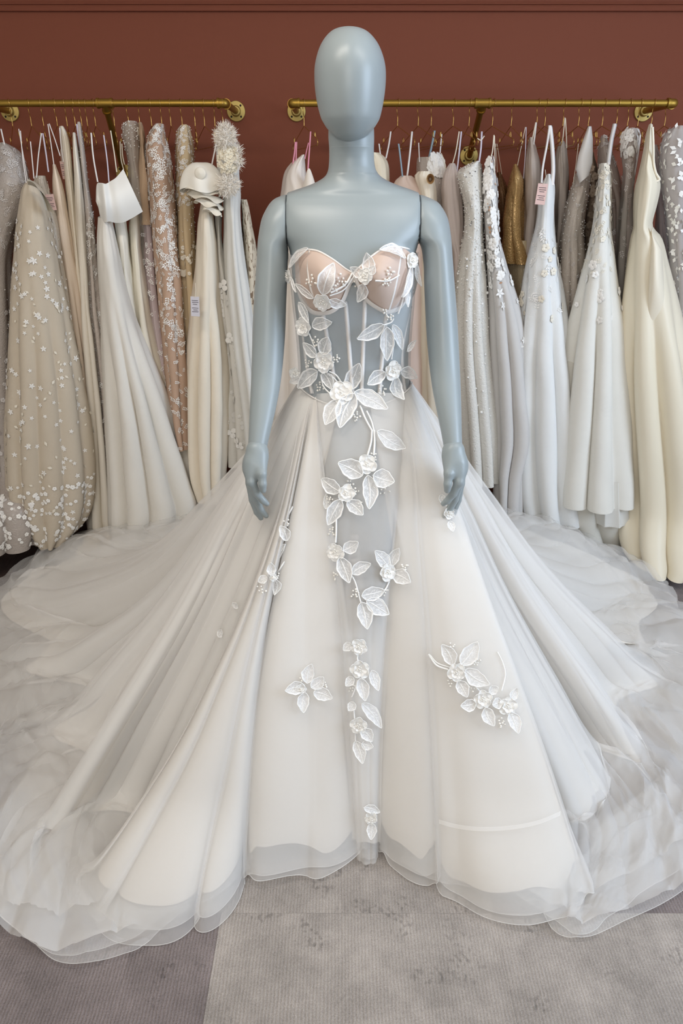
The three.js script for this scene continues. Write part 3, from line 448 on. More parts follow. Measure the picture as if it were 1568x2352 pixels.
// ---------------------------------------------------------------- lace appliques sewn on bodice and skirt
scene.updateMatrixWorld(true);
const sewOn = gown.children.filter(m => /^(bodice|bust_cup|front_panel|centre_panel|overskirt)/.test(m.name));
const caster = new THREE.Raycaster(); caster.far = 4;
function hit(px, py) {
  caster.set(V3(0, EYE, 0), rayDir(px, py).normalize());
  const h = caster.intersectObjects(sewOn, false)[0]; if (!h) return null;
  const n = h.face.normal.clone(); if (n.dot(caster.ray.direction) > 0) n.negate();
  return { p: h.point.clone(), n };
}
const depthOf = p => -p.z * cP + (EYE - p.y) * sP;
const jig = rng(11);
function applique(list) {
  const root = new THREE.Group(); root.name = numbered('lace_applique'); gown.add(root);
  const cords = [], pearls = [];
  const put = g => { const b = gown.position; g.translate(-b.x, -b.y, -b.z); return g; };
  const surf = (px, py) => hit(px, py) || { p: at(px, py, py < 900 ? ZB + 0.03 : -1.5), n: V3(0, 0.2, 1).normalize() };
  for (const it of list) {
    if (it[0] === 'L') {                                            // leaf: base, tip, width
      const [, bx, by, tx, ty, w] = it, A = surf(bx, by), C = surf(tx, ty), Bm = surf((bx + tx) / 2, (by + ty) / 2), n = A.n.clone().add(C.n).add(Bm.n).normalize();
      const cap = 0.02; for (const S of [A, C]) if (Math.abs(S.p.z - Bm.p.z) > 0.06 || S.p.distanceTo(Bm.p) > 0.09) { const q = S === A ? [bx, by] : [tx, ty]; S.p.copy(at(q[0], q[1], Bm.p.z)); }
      const d = C.p.clone().sub(A.p), len = d.length(); d.normalize(); const side = d.clone().cross(n).normalize(), nn = side.clone().cross(d).normalize(), hw = w / 2 * depthOf(Bm.p) / FPX, cup = (0.1 + 0.12 * jig()) * hw * 2, bend = (jig() - 0.5) * 0.16 * len, curl = 0.003 + 0.006 * jig(), ph = jig() * 6;
      const mid = Bm.p.clone().sub(A.p.clone().lerp(C.p, 0.5)).dot(nn);
      const prof = v => Math.pow(Math.sin(Math.PI * Math.pow(v, 0.82)), 0.85) * (1 + 0.05 * Math.sin(v * 19 + ph)) + 0.02;
      const S = (u, v) => { const s = u * 2 - 1; return A.p.clone().lerp(C.p, v).addScaledVector(side, s * hw * prof(v) + bend * Math.sin(Math.PI * v)).addScaledVector(nn, 0.0045 + mid * Math.sin(Math.PI * v) + cup * s * s + curl * v * v); };
      mesh('leaf', put(gridGeo(8, 14, S)), M.lace, root);
      const out = []; for (let k = 0; k <= 14; k++) out.push(S(0, k / 14)); for (let k = 13; k >= 0; k--) out.push(S(1, k / 14));
      const rib = []; for (let k = 0; k <= 8; k++) rib.push(S(0.5, k / 8).addScaledVector(nn, 0.0006));
      const rw = Math.max(0.0007, hw * 0.055); cords.push(tube(out, rw, 5, 44), tube(rib, rw * 0.9, 5, 14));
    } else if (it[0] === 'F') {                                     // flower: centre, radius
      const [, cx, cy, r] = it, C = surf(cx, cy), R = r * depthOf(C.p) / FPX, n = C.n.clone().lerp(V3(0, 0.15, 1), 0.3).normalize(), X = V3(0, 1, 0).cross(n).normalize(), Y = n.clone().cross(X), petals = [], a0 = jig() * 6;
      for (const [lay, k, m] of [[0, 1, 5], [1, 0.66, 5]]) for (let i = 0; i < m; i++) {
        const a = a0 + lay * 0.6 + i * 2 * Math.PI / m + (jig() - 0.5) * 0.2, wob = jig() * 6, ln = R * k * (0.92 + 0.16 * jig()), up = 0.1 + 0.22 * lay + 0.16 * jig();
        petals.push(gridGeo(6, 6, (u, v) => { const s = u * 2 - 1, rad = ln * (0.08 + 0.92 * v), wd = 0.78 * ln * Math.sin(Math.PI * (0.1 + 0.62 * v)) * (1 - 0.12 * (v > 0.9 ? Math.abs(s) < 0.3 ? 1 : 0 : 0)); const hgt = 0.006 + lay * 0.003 + up * rad * (0.5 * v + 0.35 * s * s * v) + 0.06 * R * Math.sin(s * 4 + wob) * v; const lx = rad * (1 - 0.16 * s * s * v), lw = s * wd * 0.62; return C.p.clone().addScaledVector(X, lx * Math.cos(a) - lw * Math.sin(a)).addScaledVector(Y, lx * Math.sin(a) + lw * Math.cos(a)).addScaledVector(n, hgt); }));
      }
      for (let i = 0; i < 7; i++) { const a = i * 2.4, q = C.p.clone().addScaledVector(X, R * 0.13 * Math.sqrt(i) * Math.cos(a)).addScaledVector(Y, R * 0.13 * Math.sqrt(i) * Math.sin(a)).addScaledVector(n, 0.0115); pearls.push(new THREE.SphereGeometry(0.0019, 8, 6).translate(q.x, q.y, q.z)); }
      for (const pg of petals.slice(0, 5)) { const q = pg.attributes.position, rim = []; for (let k = 6; k <= 48; k += 7) rim.push(V3().fromBufferAttribute(q, k - 6)); for (let k = 43; k <= 48; k++) rim.push(V3().fromBufferAttribute(q, k)); for (let k = 41; k >= 6; k -= 7) rim.push(V3().fromBufferAttribute(q, k)); cords.push(tube(rim, 0.0008, 4, 36)); }
      mesh('flower', put(mergeGeometries(petals)), M.petal, root);
    } else if (it[0] === 'S') {                                     // stem: path
      const pts = it[1].map(q => { const s = surf(q[0], q[1]); return s.p.addScaledVector(s.n, 0.004); });
      for (let k = 1; k < pts.length; k++) if (Math.abs(pts[k].z - pts[k - 1].z) > 0.08) pts[k].copy(at(it[1][k][0], it[1][k][1], pts[k - 1].z));
      cords.push(tube(pts, it[2] || 0.0018, 6, pts.length * 8));
    } else {                                                        // pearls: centre, how many, spread
      const [, cx, cy, n, sp] = it;
      for (let k = 0; k < n; k++) { const a = k * 2.39 + jig(), r = sp * Math.sqrt((k + 0.4) / n), s = surf(cx + r * Math.cos(a), cy + r * Math.sin(a) * 1.15); s.p.addScaledVector(s.n, 0.004); pearls.push(new THREE.SphereGeometry(0.0021 + 0.0008 * jig(), 9, 7).translate(s.p.x, s.p.y, s.p.z)); }
    }
  }
  if (cords.length) { const m = mesh('cord', put(merged(cords)), M.thread, root); }
  if (pearls.length) { const m = mesh('pearls', put(mergeGeometries(pearls)), M.pearl, root); m.userData.kind = 'stuff'; }
}
const SPR = [
  [['L', 670, 617, 720, 575, 26], ['L', 674, 637, 689, 670, 15], ['F', 667, 635, 15]],
  [['L', 741, 677, 767, 604, 38], ['L', 725, 683, 686, 649, 22], ['L', 753, 683, 791, 690, 26], ['F', 742, 690, 22], ['S', [[759, 669], [789, 652], [812, 628]], 0.0024], ['S', [[757, 676], [786, 664], [810, 634]]], ['P', 717, 645, 9, 13], ['P', 781, 644, 9, 12], ['P', 767, 660, 5, 8]],
  [['L', 844, 628, 848, 587, 30], ['L', 839, 648, 827, 686, 26], ['L', 833, 636, 808, 615, 22], ['L', 852, 634, 864, 616, 20], ['F', 841, 635, 18], ['S', [[862, 643], [888, 644], [913, 632]]], ['P', 893, 629, 8, 11], ['P', 885, 648, 7, 9], ['P', 814, 650, 5, 7]],
  [['L', 927, 598, 864, 583, 30], ['L', 937, 612, 911, 681, 34], ['L', 950, 604, 958, 656, 18], ['F', 941, 598, 18], ['S', [[924, 681], [912, 719]]], ['L', 934, 668, 925, 702, 20], ['P', 883, 714, 5, 7], ['P', 893, 726, 7, 8]],
  [['L', 880, 743, 817, 773, 33], ['L', 884, 748, 883, 824, 34], ['L', 897, 744, 918, 801, 22], ['S', [[880, 745], [897, 738], [902, 730]]], ['S', [[901, 795], [897, 824]]], ['P', 898, 792, 5, 7]],
  [['L', 882, 853, 840, 879, 31], ['L', 914, 850, 950, 866, 26], ['L', 904, 868, 921, 920, 34], ['F', 900, 850, 22], ['P', 877, 897, 9, 11], ['L', 930, 808, 945, 782, 14]],
  [['L', 720, 747, 766, 736, 30], ['L', 690, 692, 718, 738, 26], ['F', 700, 750, 22], ['P', 728, 784, 9, 11], ['S', [[712, 765], [722, 790], [727, 805]]]],
  [['L', 743, 812, 757, 770, 32], ['L', 731, 818, 703, 784, 28], ['F', 746, 830, 25], ['L', 735, 850, 694, 888, 34], ['L', 743, 854, 764, 890, 27], ['L', 690, 868, 668, 878, 18], ['F', 677, 857, 13], ['P', 709, 833, 7, 9], ['P', 772, 824, 8, 9], ['S', [[757, 852], [772, 860], [785, 878]], 0.002], ['S', [[753, 858], [768, 868], [780, 884]], 0.002], ['S', [[737, 859], [744, 886], [759, 906]], 0.002], ['P', 735, 888, 9, 10]],
  [['L', 798, 895, 825, 830, 35], ['L', 812, 902, 887, 942, 38], ['L', 813, 906, 779, 985, 43], ['L', 780, 920, 749, 978, 38], ['F', 784, 903, 27], ['S', [[826, 932], [838, 962], [853, 990]], 0.0024], ['S', [[841, 944], [852, 968], [858, 992]], 0.002], ['P', 818, 958, 8, 10]],
  [['S', [[853, 988], [851, 1015], [843, 1046]], 0.0024], ['S', [[858, 988], [859, 1015], [857, 1046]], 0.0024], ['L', 861, 990, 924, 1029, 35]],
  [['L', 832, 1092, 776, 1064, 43], ['L', 853, 1092, 898, 1108, 42], ['L', 843, 1092, 845, 1170, 35], ['F', 841, 1067, 22], ['P', 858, 1049, 5, 9], ['P', 880, 1122, 9, 15], ['P', 803, 1111, 7, 9], ['P', 815, 1128, 7, 9]],
  [['L', 784, 1130, 743, 1099, 33], ['L', 783, 1146, 753, 1203, 33], ['L', 797, 1152, 832, 1184, 31], ['L', 747, 1170, 746, 1137, 16], ['F', 794, 1133, 20], ['P', 826, 1158, 4, 6], ['P', 757, 1147, 6, 8]],
  [['S', [[773, 1193], [773, 1220], [772, 1246]], 0.0022], ['P', 765, 1222, 9, 10], ['F', 773, 1268, 21], ['L', 788, 1264, 822, 1245, 29], ['L', 780, 1280, 803, 1338, 33], ['L', 807, 1317, 850, 1294, 27], ['P', 769, 1322, 7, 9], ['S', [[805, 1317], [815, 1335], [822, 1359]]], ['P', 815, 1364, 8, 10]],
  [['L', 891, 1302, 855, 1265, 31], ['L', 903, 1317, 945, 1338, 34], ['L', 899, 1298, 917, 1257, 24], ['F', 887, 1313, 21], ['P', 929, 1302, 6, 8], ['S', [[890, 1335], [884, 1350], [878, 1358]]], ['P', 880, 1360, 7, 9]],
  [['L', 828, 1368, 880, 1355, 31], ['L', 838, 1378, 885, 1409, 37], ['L', 828, 1382, 840, 1443, 35], ['S', [[822, 1359], [825, 1372], [828, 1384]]]],
  [['F', 824, 1484, 20], ['L', 807, 1476, 791, 1492, 20], ['S', [[822, 1500], [821, 1512], [824, 1522]]], ['F', 826, 1535, 23], ['L', 851, 1538, 864, 1584, 24], ['L', 826, 1556, 837, 1607, 28], ['L', 812, 1553, 798, 1573, 20], ['P', 808, 1578, 7, 9], ['S', [[822, 1560], [815, 1585], [808, 1600]]]],
  [['L', 827, 1614, 870, 1670, 28], ['F', 824, 1664, 19], ['L', 815, 1612, 803, 1630, 20], ['L', 828, 1672, 852, 1698, 27], ['L', 816, 1700, 834, 1750, 27], ['L', 828, 1706, 853, 1710, 22], ['S', [[812, 1625], [815, 1660], [816, 1702]]]],
  [['L', 832, 1852, 866, 1860, 19], ['F', 852, 1876, 15], ['L', 854, 1888, 853, 1922, 22]],
  [['L', 698, 1576, 652, 1584, 29], ['L', 704, 1568, 714, 1523, 28], ['L', 714, 1578, 742, 1553, 27], ['L', 719, 1588, 761, 1601, 29], ['L', 697, 1588, 694, 1634, 27], ['F', 690, 1582, 13], ['P', 692, 1556, 4, 7], ['P', 745, 1572, 5, 7]],
  [['S', [[985, 1502], [1002, 1527], [1030, 1538]], 0.0026], ['S', [[988, 1504], [1004, 1522], [1032, 1532]]], ['L', 1041, 1527, 1015, 1479, 31], ['L', 1057, 1527, 1094, 1474, 37], ['L', 1066, 1538, 1120, 1571, 35], ['L', 1051, 1563, 1071, 1599, 28], ['F', 1048, 1543, 21], ['P', 1094, 1520, 7, 9], ['P', 1038, 1484, 5, 8], ['P', 1035, 1568, 5, 8]],
  [['F', 1107, 1604, 22], ['L', 1092, 1614, 1056, 1619, 27], ['L', 1112, 1624, 1130, 1665, 29], ['L', 1120, 1590, 1140, 1578, 20], ['S', [[1082, 1570], [1096, 1582], [1103, 1592]]], ['P', 1085, 1580, 6, 9]],
  [['F', 1163, 1620, 22], ['L', 1168, 1635, 1184, 1683, 29], ['L', 1150, 1610, 1126, 1618, 24], ['S', [[1140, 1497], [1152, 1522], [1158, 1548], [1150, 1586]]], ['L', 1172, 1608, 1181, 1580, 20], ['P', 1150, 1660, 8, 10]],
  [['S', [[675, 1164], [668, 1180], [663, 1196]]], ['L', 660, 1241, 644, 1206, 24], ['L', 661, 1248, 645, 1286, 18], ['P', 662, 1200, 5, 8], ['S', [[655, 1290], [645, 1308], [636, 1320]]]],
  [['L', 623, 1322, 621, 1294, 20], ['L', 616, 1326, 597, 1337, 19], ['L', 631, 1328, 635, 1365, 23], ['F', 626, 1325, 9], ['P', 600, 1354, 6, 9], ['P', 640, 1322, 4, 6]],
  [['L', 1009, 1137, 1021, 1165, 18], ['F', 1029, 1180, 13], ['L', 1029, 1198, 1035, 1223, 18]],
  [['L', 541, 1396, 549, 1384, 18]], [['L', 504, 1462, 516, 1447, 18]],
];
for (const s of SPR) applique(s);

{
  const T = table([[1006, 1886], [1050, 1898], [1110, 1904], [1180, 1900], [1240, 1887], [1290, 1866]]);
  const g = gridGeo(50, 3, (u, v) => { const px = lerp(1008, 1286, u), h = hit(px, T(px, 1) + 10 * (v - 0.5)); return h.p.addScaledVector(h.n, 0.0012); });
  part('hem_tape', g, tulle(0.45), gown);
}
// ---------------------------------------------------------------- gowns on the rails
const fabrics = {};
function fabric(kind, r, g, b) {
  const k = [kind, r, g, b].join();
  return fabrics[k] ??= kind === 'satin' ? std(L(r, g, b), { roughness: 0.4, sheen: 0.3, specularIntensity: 0.6 })
    : kind === 'sheer' ? std(L(r, g, b), { roughness: 1, opacity: 0.62, transparent: true, specularIntensity: 0 })
    : kind === 'beaded' ? std(L(r, g, b), { roughness: 0.6, roughnessMap: glitter, bumpMap: glitter, bumpScale: 0.0012, specularIntensity: 0.9 })
    : kind === 'gold' ? std(L(r, g, b), { roughness: 0.55, metalness: 0.35, roughnessMap: glitter, bumpMap: glitter, bumpScale: 0.0016 })
    : kind === 'leopard' ? std(L(255, 255, 255), { roughness: 0.8, map: leopard })
    : std(L(r, g, b), { roughness: 0.95, bumpMap: weaveBump, bumpScale: 0.0008, specularIntensity: 0.2 });
}
M.motif = std(L(246, 243, 238), { roughness: 0.55 });
M.motifCream = std(L(238, 230, 214), { roughness: 0.6 });
M.motifGrey = std(L(214, 208, 204), { roughness: 0.5 });
M.tagPink = std(L(222, 188, 180), { roughness: 0.8 }); M.tagLilac = std(L(205, 200, 205), { roughness: 0.8 }); M.tagInk = std(L(70, 62, 66), { roughness: 0.9 });
M.cordCream = std(L(232, 222, 202), { roughness: 0.7 }); M.pinkRibbon = std(L(232, 152, 170), { roughness: 0.45 }); M.blueRibbon = std(L(150, 172, 186), { roughness: 0.5 }); M.lilacRibbon = std(L(214, 205, 218), { roughness: 0.5 }); M.whiteRibbon = std(L(238, 232, 228), { roughness: 0.5 }); M.nude = std(L(196, 150, 116), { roughness: 0.8 });
// small sewn motifs, built flat and then laid on the cloth
const flat = (pts, z = 0.0015) => { const s = new THREE.Shape(pts.map(p => new THREE.Vector2(p[0], p[1]))); const g = new THREE.ShapeGeometry(s, 3); const p = g.attributes.position; for (let i = 0; i < p.count; i++) p.setZ(i, z + 0.25 * Math.abs(p.getX(i)) * 0.6); return g; };
const petalAt = (a, l, w) => [[0, 0], [l * 0.45, w], [l, 0], [l * 0.45, -w]].map(([x, y]) => [x * Math.cos(a) - y * Math.sin(a), x * Math.sin(a) + y * Math.cos(a)]);
const motifs = {
  leaf: () => merged([flat(petalAt(0, 0.55, 0.13)).translate(0.4, 0, 0), ...[-0.45, -0.1, 0.25].flatMap(x => [flat(petalAt(0.9, 0.5, 0.12)).translate(x, 0.02, 0), flat(petalAt(-0.9, 0.5, 0.12)).translate(x, -0.02, 0)])]),
  star: () => merged([0, 1, 2, 3, 4].map(k => flat(petalAt(k * 1.257, 0.62, 0.16)))),
  clover: () => merged([0, 1, 2].map(k => new THREE.CircleGeometry(0.36, 10).translate(0.4 * Math.cos(k * 2.1), 0.4 * Math.sin(k * 2.1), 0.002))),
  bloom: () => merged([0, 1, 2, 3, 4].map(k => new THREE.SphereGeometry(0.34, 7, 4, 0, 6.3, 0, 1.2).rotateX(Math.PI / 2).scale(1, 1, 0.35).translate(0.36 * Math.cos(k * 1.257), 0.36 * Math.sin(k * 1.257), 0.0))),
  dot: () => new THREE.SphereGeometry(0.4, 6, 4),
  oval: () => flat(petalAt(0, 1, 0.3)),
};
const ringZ = (x, z) => { const d = Math.hypot(x, z); return { e2: V3(-x / d, 0, -z / d), e1: V3(-z / d, 0, x / d) }; };
const dressOf = {};
function dress(key, label, s) {
  const rows = s.prof, T = table(rows.map(r => [r[0], r[1], r[2], r[3] ?? s.z, r[4] ?? s.b])), y0 = rows[0][0], y1 = rows[rows.length - 1][0], seed = (s.seed ?? y0 + rows[0][1]) * 0.371, nf = s.n ?? 9, q = s.q ?? 0.75, amp = s.amp ?? 0.012;
  const mid = at((T(y0, 1) + T(y0, 2)) / 2, y0, s.z), root = thing('hanging_gown', label, 'gown', V3(mid.x, 0.01, s.z), s.group);
  const pt = (th, v, off = 0) => {
    const py = lerp(y0, y1, v), xl = T(py, 1), xr = T(py, 2), z = T(py, 3), b = T(py, 4) * (0.55 + 0.45 * sstep(v, 0, 0.12)), C = at((xl + xr) / 2, py, z), a = Math.max(0.004, (xr - xl) / 2 * depthOf(C) / FPX), { e1, e2 } = ringZ(C.x, C.z);
    const g = sstep(v, s.fold0 ?? 0.18, 0.6), t2 = th + q * g * Math.sin(nf * th + seed + 1.4 * noise(th * 1.3, v * 1.5, seed)) / nf, f = amp * g * Math.cos(nf * th + seed + 1.4 * noise(th * 1.3, v * 1.5, seed)) * (0.5 + v) + 0.004 * noise(th * 3, v * 9, seed);
    const c = Math.cos(t2), sn = Math.sin(t2), p = C.clone().addScaledVector(e1, a * c).addScaledVector(e2, b * Math.sign(sn) * Math.abs(sn) ** 0.8);
    const n = e1.clone().multiplyScalar(c * b).addScaledVector(e2, sn * a).normalize(); p.addScaledVector(n, Math.max(f, -a * 0.5) + off);
    p.y = Math.max(p.y, 0.008 + 0.01 * v); return p;
  };
  const H = at(0, y0, s.z).y - at(0, y1, s.z).y;
  const put = g => g.translate(-root.position.x, -root.position.y, -root.position.z);
  const m = mesh(s.main ?? 'skirt', put(gridGeo(s.nu ?? 110, Math.round((y1 - y0) / 9), (u, v) => pt(u * 2 * Math.PI, v), { closed: true, uvs: (u, v) => [u * 2, v * H * 2.5] })), fabric(s.kind, ...s.col), root);
  // motifs: [kind, how many, size in metres, rows from, rows to, material]
  (s.deco || []).forEach(([kind, n, size, ya, yb, mat = M.motif, thA = -0.5, thB = Math.PI + 0.5], di) => {
    const R = rng(seed * 1000 + di * 77 + 5), list = [], base = motifs[kind]();
    for (let i = 0; i < n; i++) {
      const py = lerp(ya, yb, (i + R()) / n), v = (py - y0) / (y1 - y0), th = lerp(thA, thB, R()), p = pt(th, v, 0.0025), n1 = pt(th + 0.06, v).sub(pt(th - 0.06, v)), n2 = pt(th, Math.min(1, v + 0.006)).sub(pt(th, Math.max(0, v - 0.006))), N = n1.cross(n2).normalize();
      const C = at((T(py, 1) + T(py, 2)) / 2, py, T(py, 3)); if (N.dot(p.clone().sub(C)) < 0) N.negate();
      const g = base.clone(), sc = size * (0.7 + 0.6 * R()); g.rotateZ(R() * 6.28); g.scale(sc, sc, sc); g.applyQuaternion(new THREE.Quaternion().setFromUnitVectors(V3(0, 0, 1), N)); g.translate(p.x, p.y, p.z); list.push(bare(g));
    }
    const d = mesh('lace_motifs', put(mergeGeometries(list)), mat, root); d.userData.kind = 'stuff';
  });
  // straps: [material, width, [px, py] ...]
  for (const [mat, w, ...pts] of s.straps || []) { const P = pts.map((p, i) => at(p[0], p[1], (p[2] ?? s.z + s.b * 0.5))); mesh('strap', put(w > 0.003 ? ribbon(P, w, V3(1, 0, 0.15).normalize()) : tube(P, w, 5)), mat, root); }
  for (const [x, y, w, h, mat, z, tilt = 0] of s.tags || []) {
    const C = at(x, y, z), k = depthOf(C) / FPX, tg = new THREE.Group(); tg.name = numbered('price_tag'); root.add(tg); tg.position.copy(C).sub(root.position); tg.rotation.z = tilt; tg.userData.label = mat === M.tagPink ? 'pink card tag' : 'grey card tag';
    mesh('card', new RoundedBoxGeometry(w * k, h * k, 0.0012, 1, 0.0005), mat, tg);
    const ink = []; for (let i = 0; i < 7; i++) if (i !== 3) { const lw = w * k * (i % 3 === 2 ? 0.5 : 0.72); ink.push(new THREE.BoxGeometry(lw, h * k * 0.028, 0.0003).translate((i % 2) * w * k * 0.03, h * k * (0.3 - i * 0.095), 0.0007)); }
    mesh('print', mergeGeometries(ink), M.tagInk, tg); mesh('string', tube([V3(0, h * k * 0.42, 0.001), V3(w * k * 0.15, h * k * 0.75, 0.002), V3(w * k * 0.05, h * k * 1.15, -0.01)], 0.0008, 5), M.cordCream, tg);
  }
  dressOf[key] = { root, pt, put, T, y0, y1, s, v: py => (py - y0) / (y1 - y0) };
  return dressOf[key];
}
function extra(key, name, geo, mat, label) { const d = dressOf[key], m = mesh(name, d.put(geo), mat, d.root); if (label) m.userData.label = label; return m; }
const Wt = M.whiteRibbon, Pk = M.pinkRibbon, Bl = M.blueRibbon, Li = M.lilacRibbon, Cr = M.cordCream;
// left rail, from the picture's edge to the gap
dress('grey_lace', 'silver-grey beaded lace gown at the far end of the shorter rail', { z: -2.8, b: 0.15, kind: 'beaded', col: [178, 168, 160], n: 8, prof: [[330, -2, 14], [345, -8, 40], [372, -14, 56], [420, -18, 66], [450, -20, 72], [485, -25, 58], [515, -22, 42], [540, -30, 36], [600, -40, 26], [700, -48, 30], [900, -55, 40], [1060, -60, 58, -2.76], [1130, -64, 78, -2.6], [1190, -64, 94, -2.56], [1238, -60, 90, -2.56]], deco: [['leaf', 230, 0.014, 340, 560, M.motifGrey], ['bloom', 150, 0.016, 700, 1130, M.motifGrey], ['bloom', 220, 0.014, 1110, 1236, M.motif], ['dot', 160, 0.004, 340, 1230]], straps: [[Wt, 0.006, [2, 296], [10, 332]], [Wt, 0.0016, [43, 296], [66, 430]]] });
dress('star_tulle', 'champagne tulle gown scattered with white star flowers, its wide hem near the dark carpet', { z: -2.62, b: 0.13, kind: 'tulle', col: [202, 189, 170], n: 11, amp: 0.008, q: 0.55, prof: [[416, 62, 76], [424, 56, 86], [440, 50, 98], [500, 42, 112], [560, 36, 124], [700, 29, 152], [850, 26, 182], [1000, 22, 205], [1100, 26, 213], [1150, 34, 209], [1185, 46, 196], [1212, 62, 172], [1232, 84, 138]], deco: [['star', 260, 0.017, 500, 1225], ['oval', 90, 0.016, 640, 1200, M.motifCream], ['bloom', 120, 0.013, 1090, 1215, M.motif, 0.5, 2.6]], straps: [[Wt, 0.0016, [47, 300], [52, 360], [60, 420]], [Wt, 0.0018, [70, 325], [78, 410]]] });
extra('star_tulle', 'shoulder_drape', gridGeo(12, 18, (u, v) => { const p = at(lerp(64, 104, v) + 22 * v * u, lerp(418, 486, v * v) + (u - 0.5) * 14 * (1 - v * 0.4), -2.62 + 0.12 + 0.02 * Math.sin(u * 5 + v * 2)); return p; }), fabric('tulle', 206, 198, 182));
dress('beige_lace', 'narrow beige beaded lace gown with a pink tag, beside the star flower gown', { z: -2.76, b: 0.13, kind: 'beaded', col: [196, 184, 168], n: 7, prof: [[404, 82, 104], [420, 79, 108], [450, 88, 116], [500, 104, 132], [600, 124, 148], [700, 138, 162], [800, 152, 176], [900, 166, 190], [1020, 182, 205], [1120, 190, 212]], deco: [['bloom', 70, 0.011, 520, 1100], ['dot', 120, 0.004, 405, 1100]], straps: [[Wt, 0.0022, [95, 306], [88, 360], [84, 408]], [Li, 0.006, [98, 306], [105, 350], [111, 395]]], tags: [[116, 465, 21, 34, M.tagPink, -2.66, 0.07]] });
dress('ivory_blade', 'slim pale ivory satin gown coming to a point, with a small pink tag', { z: -2.76, b: 0.09, kind: 'satin', col: [234, 216, 196], n: 5, prof: [[378, 122, 126], [420, 121, 142], [480, 124, 154], [560, 132, 168], [700, 154, 191], [800, 171, 201], [900, 188, 208], [1000, 200, 212], [1150, 204, 214]], straps: [[Wt, 0.0018, [110, 285], [117, 330], [124, 380]], [Wt, 0.0018, [113, 284], [126, 320], [138, 358]]], tags: [[145, 391, 9, 37, M.tagPink, -2.78, 0.03]] });
dress('cream_satin_arch', 'cream satin gown with one broad arched shoulder strap and a dusky tag', { z: -2.8, b: 0.1, kind: 'satin', col: [234, 224, 206], n: 6, prof: [[292, 138, 146], [304, 138, 153], [330, 143, 160], [400, 149, 168], [480, 156, 176], [560, 164, 184], [700, 173, 197], [900, 194, 214], [1060, 203, 218], [1155, 206, 222]], straps: [[Wt, 0.006, [137, 294], [140, 330], [145, 372]]], tags: [[158, 500, 12, 35, M.tagPink, -2.76, 0.04]] });
dress('white_satin_slim', 'slim white satin gown whose champagne hem lies bunched on the floor', { z: -2.74, b: 0.08, kind: 'satin', col: [238, 230, 216], n: 6, prof: [[306, 167, 173], [340, 168, 178], [400, 170, 187], [470, 173, 193], [560, 178, 198], [700, 186, 206], [850, 198, 222], [1000, 206, 240], [1120, 208, 250], [1185, 209, 256], [1226, 214, 270]] });
extra('white_satin_slim', 'bunched_hem', gridGeo(90, 26, (u, v) => { const a = u * 6.2832, C = at(222, 1216, -2.64), r = 0.085 * v * (1 + 0.12 * Math.sin(5 * a + 1)) , sw = a + 2.2 * (1 - v), h = 0.075 * (1 - v ** 2.2) + 0.016 * Math.sin(7 * sw + 2 * noise(a, v * 2)) * Math.sin(Math.PI * Math.min(1, v * 0.9 + 0.1)); return V3(C.x + r * Math.cos(a) * 1.1, Math.max(0.01, 0.02 + h), C.z + r * Math.sin(a)); }, { closed: true }), fabric('satin', 216, 196, 164), 'champagne satin hem');
dress('sparkle_strip', 'beige gown with a vertical trail of white beaded sprays, behind the folded satin band', { z: -2.78, b: 0.08, kind: 'beaded', col: [206, 194, 184], n: 7, prof: [[282, 178, 184], [320, 180, 190], [400, 186, 200], [480, 192, 212], [600, 197, 222], [700, 203, 232], [800, 214, 246], [900, 222, 256], [1000, 230, 262], [1140, 236, 268]], deco: [['leaf', 220, 0.018, 490, 1130, M.motif, 0.4, 2.7], ['dot', 100, 0.004, 300, 1100]], straps: [[Li, 0.007, [176, 285], [182, 330], [190, 395], [194, 430]]] });
dress('tulle_bandeau', 'full white tulle gown hanging from a folded white satin band', { z: -2.66, b: 0.15, kind: 'tulle', col: [226, 221, 212], n: 10, amp: 0.016, prof: [[498, 226, 255], [560, 223, 268], [700, 231, 302], [800, 238, 336], [900, 248, 372], [1000, 254, 408], [1100, 260, 444], [1160, 262, 462], [1200, 264, 430], [1226, 270, 370], [1248, 290, 330]], straps: [[Wt, 0.006, [209, 305], [214, 360], [224, 418]], [Li, 0.005, [238, 310], [246, 370], [250, 418]], [Cr, 0.002, [254, 300], [262, 350], [268, 395]]] });
{ // the satin band: an open roll of cloth folded over at the top
  const T = [[220, 462], [222, 424], [232, 420], [243, 422], [252, 417], [266, 408], [283, 388]], Bt = [[226, 478], [231, 500], [240, 510], [252, 509], [268, 512], [290, 508], [328, 486]];
  const c = t => { const P = T.map((p, i) => V3(p[0], p[1], 0)); return catRow(P, t); }, d = t => catRow(Bt.map(p => V3(p[0], p[1], 0)), t);
  const wave = u => 0.03 * Math.sin(u * Math.PI) + 0.016 * Math.cos(u * 15) * (1 - u);
  extra('tulle_bandeau', 'satin_band', gridGeo(60, 24, (u, v) => { const a = c(u), b = d(u), e = Math.sin(v * Math.PI); return at(lerp(a.x, b.x, v), lerp(a.y, b.y, v), -2.6 + wave(u) + 0.03 * e); }), fabric('satin', 238, 236, 230), 'folded white satin band');
  extra('tulle_bandeau', 'satin_band', gridGeo(40, 16, (u, v) => { const a = c(u), b = d(u), e = Math.sin(v * Math.PI); return at(lerp(a.x, b.x, v * 0.98), lerp(a.y, b.y, v * 0.98), -2.72 - 0.02 * e); }), fabric('satin', 232, 230, 222), 'folded white satin band');
}
dress('cream_satin_core', 'ivory satin gown whose smooth column shows under the folded satin band', { z: -2.72, b: 0.1, kind: 'satin', col: [232, 226, 212], n: 5, prof: [[500, 262, 288], [560, 267, 296], [640, 268, 306], [720, 272, 318], [900, 290, 350]] });
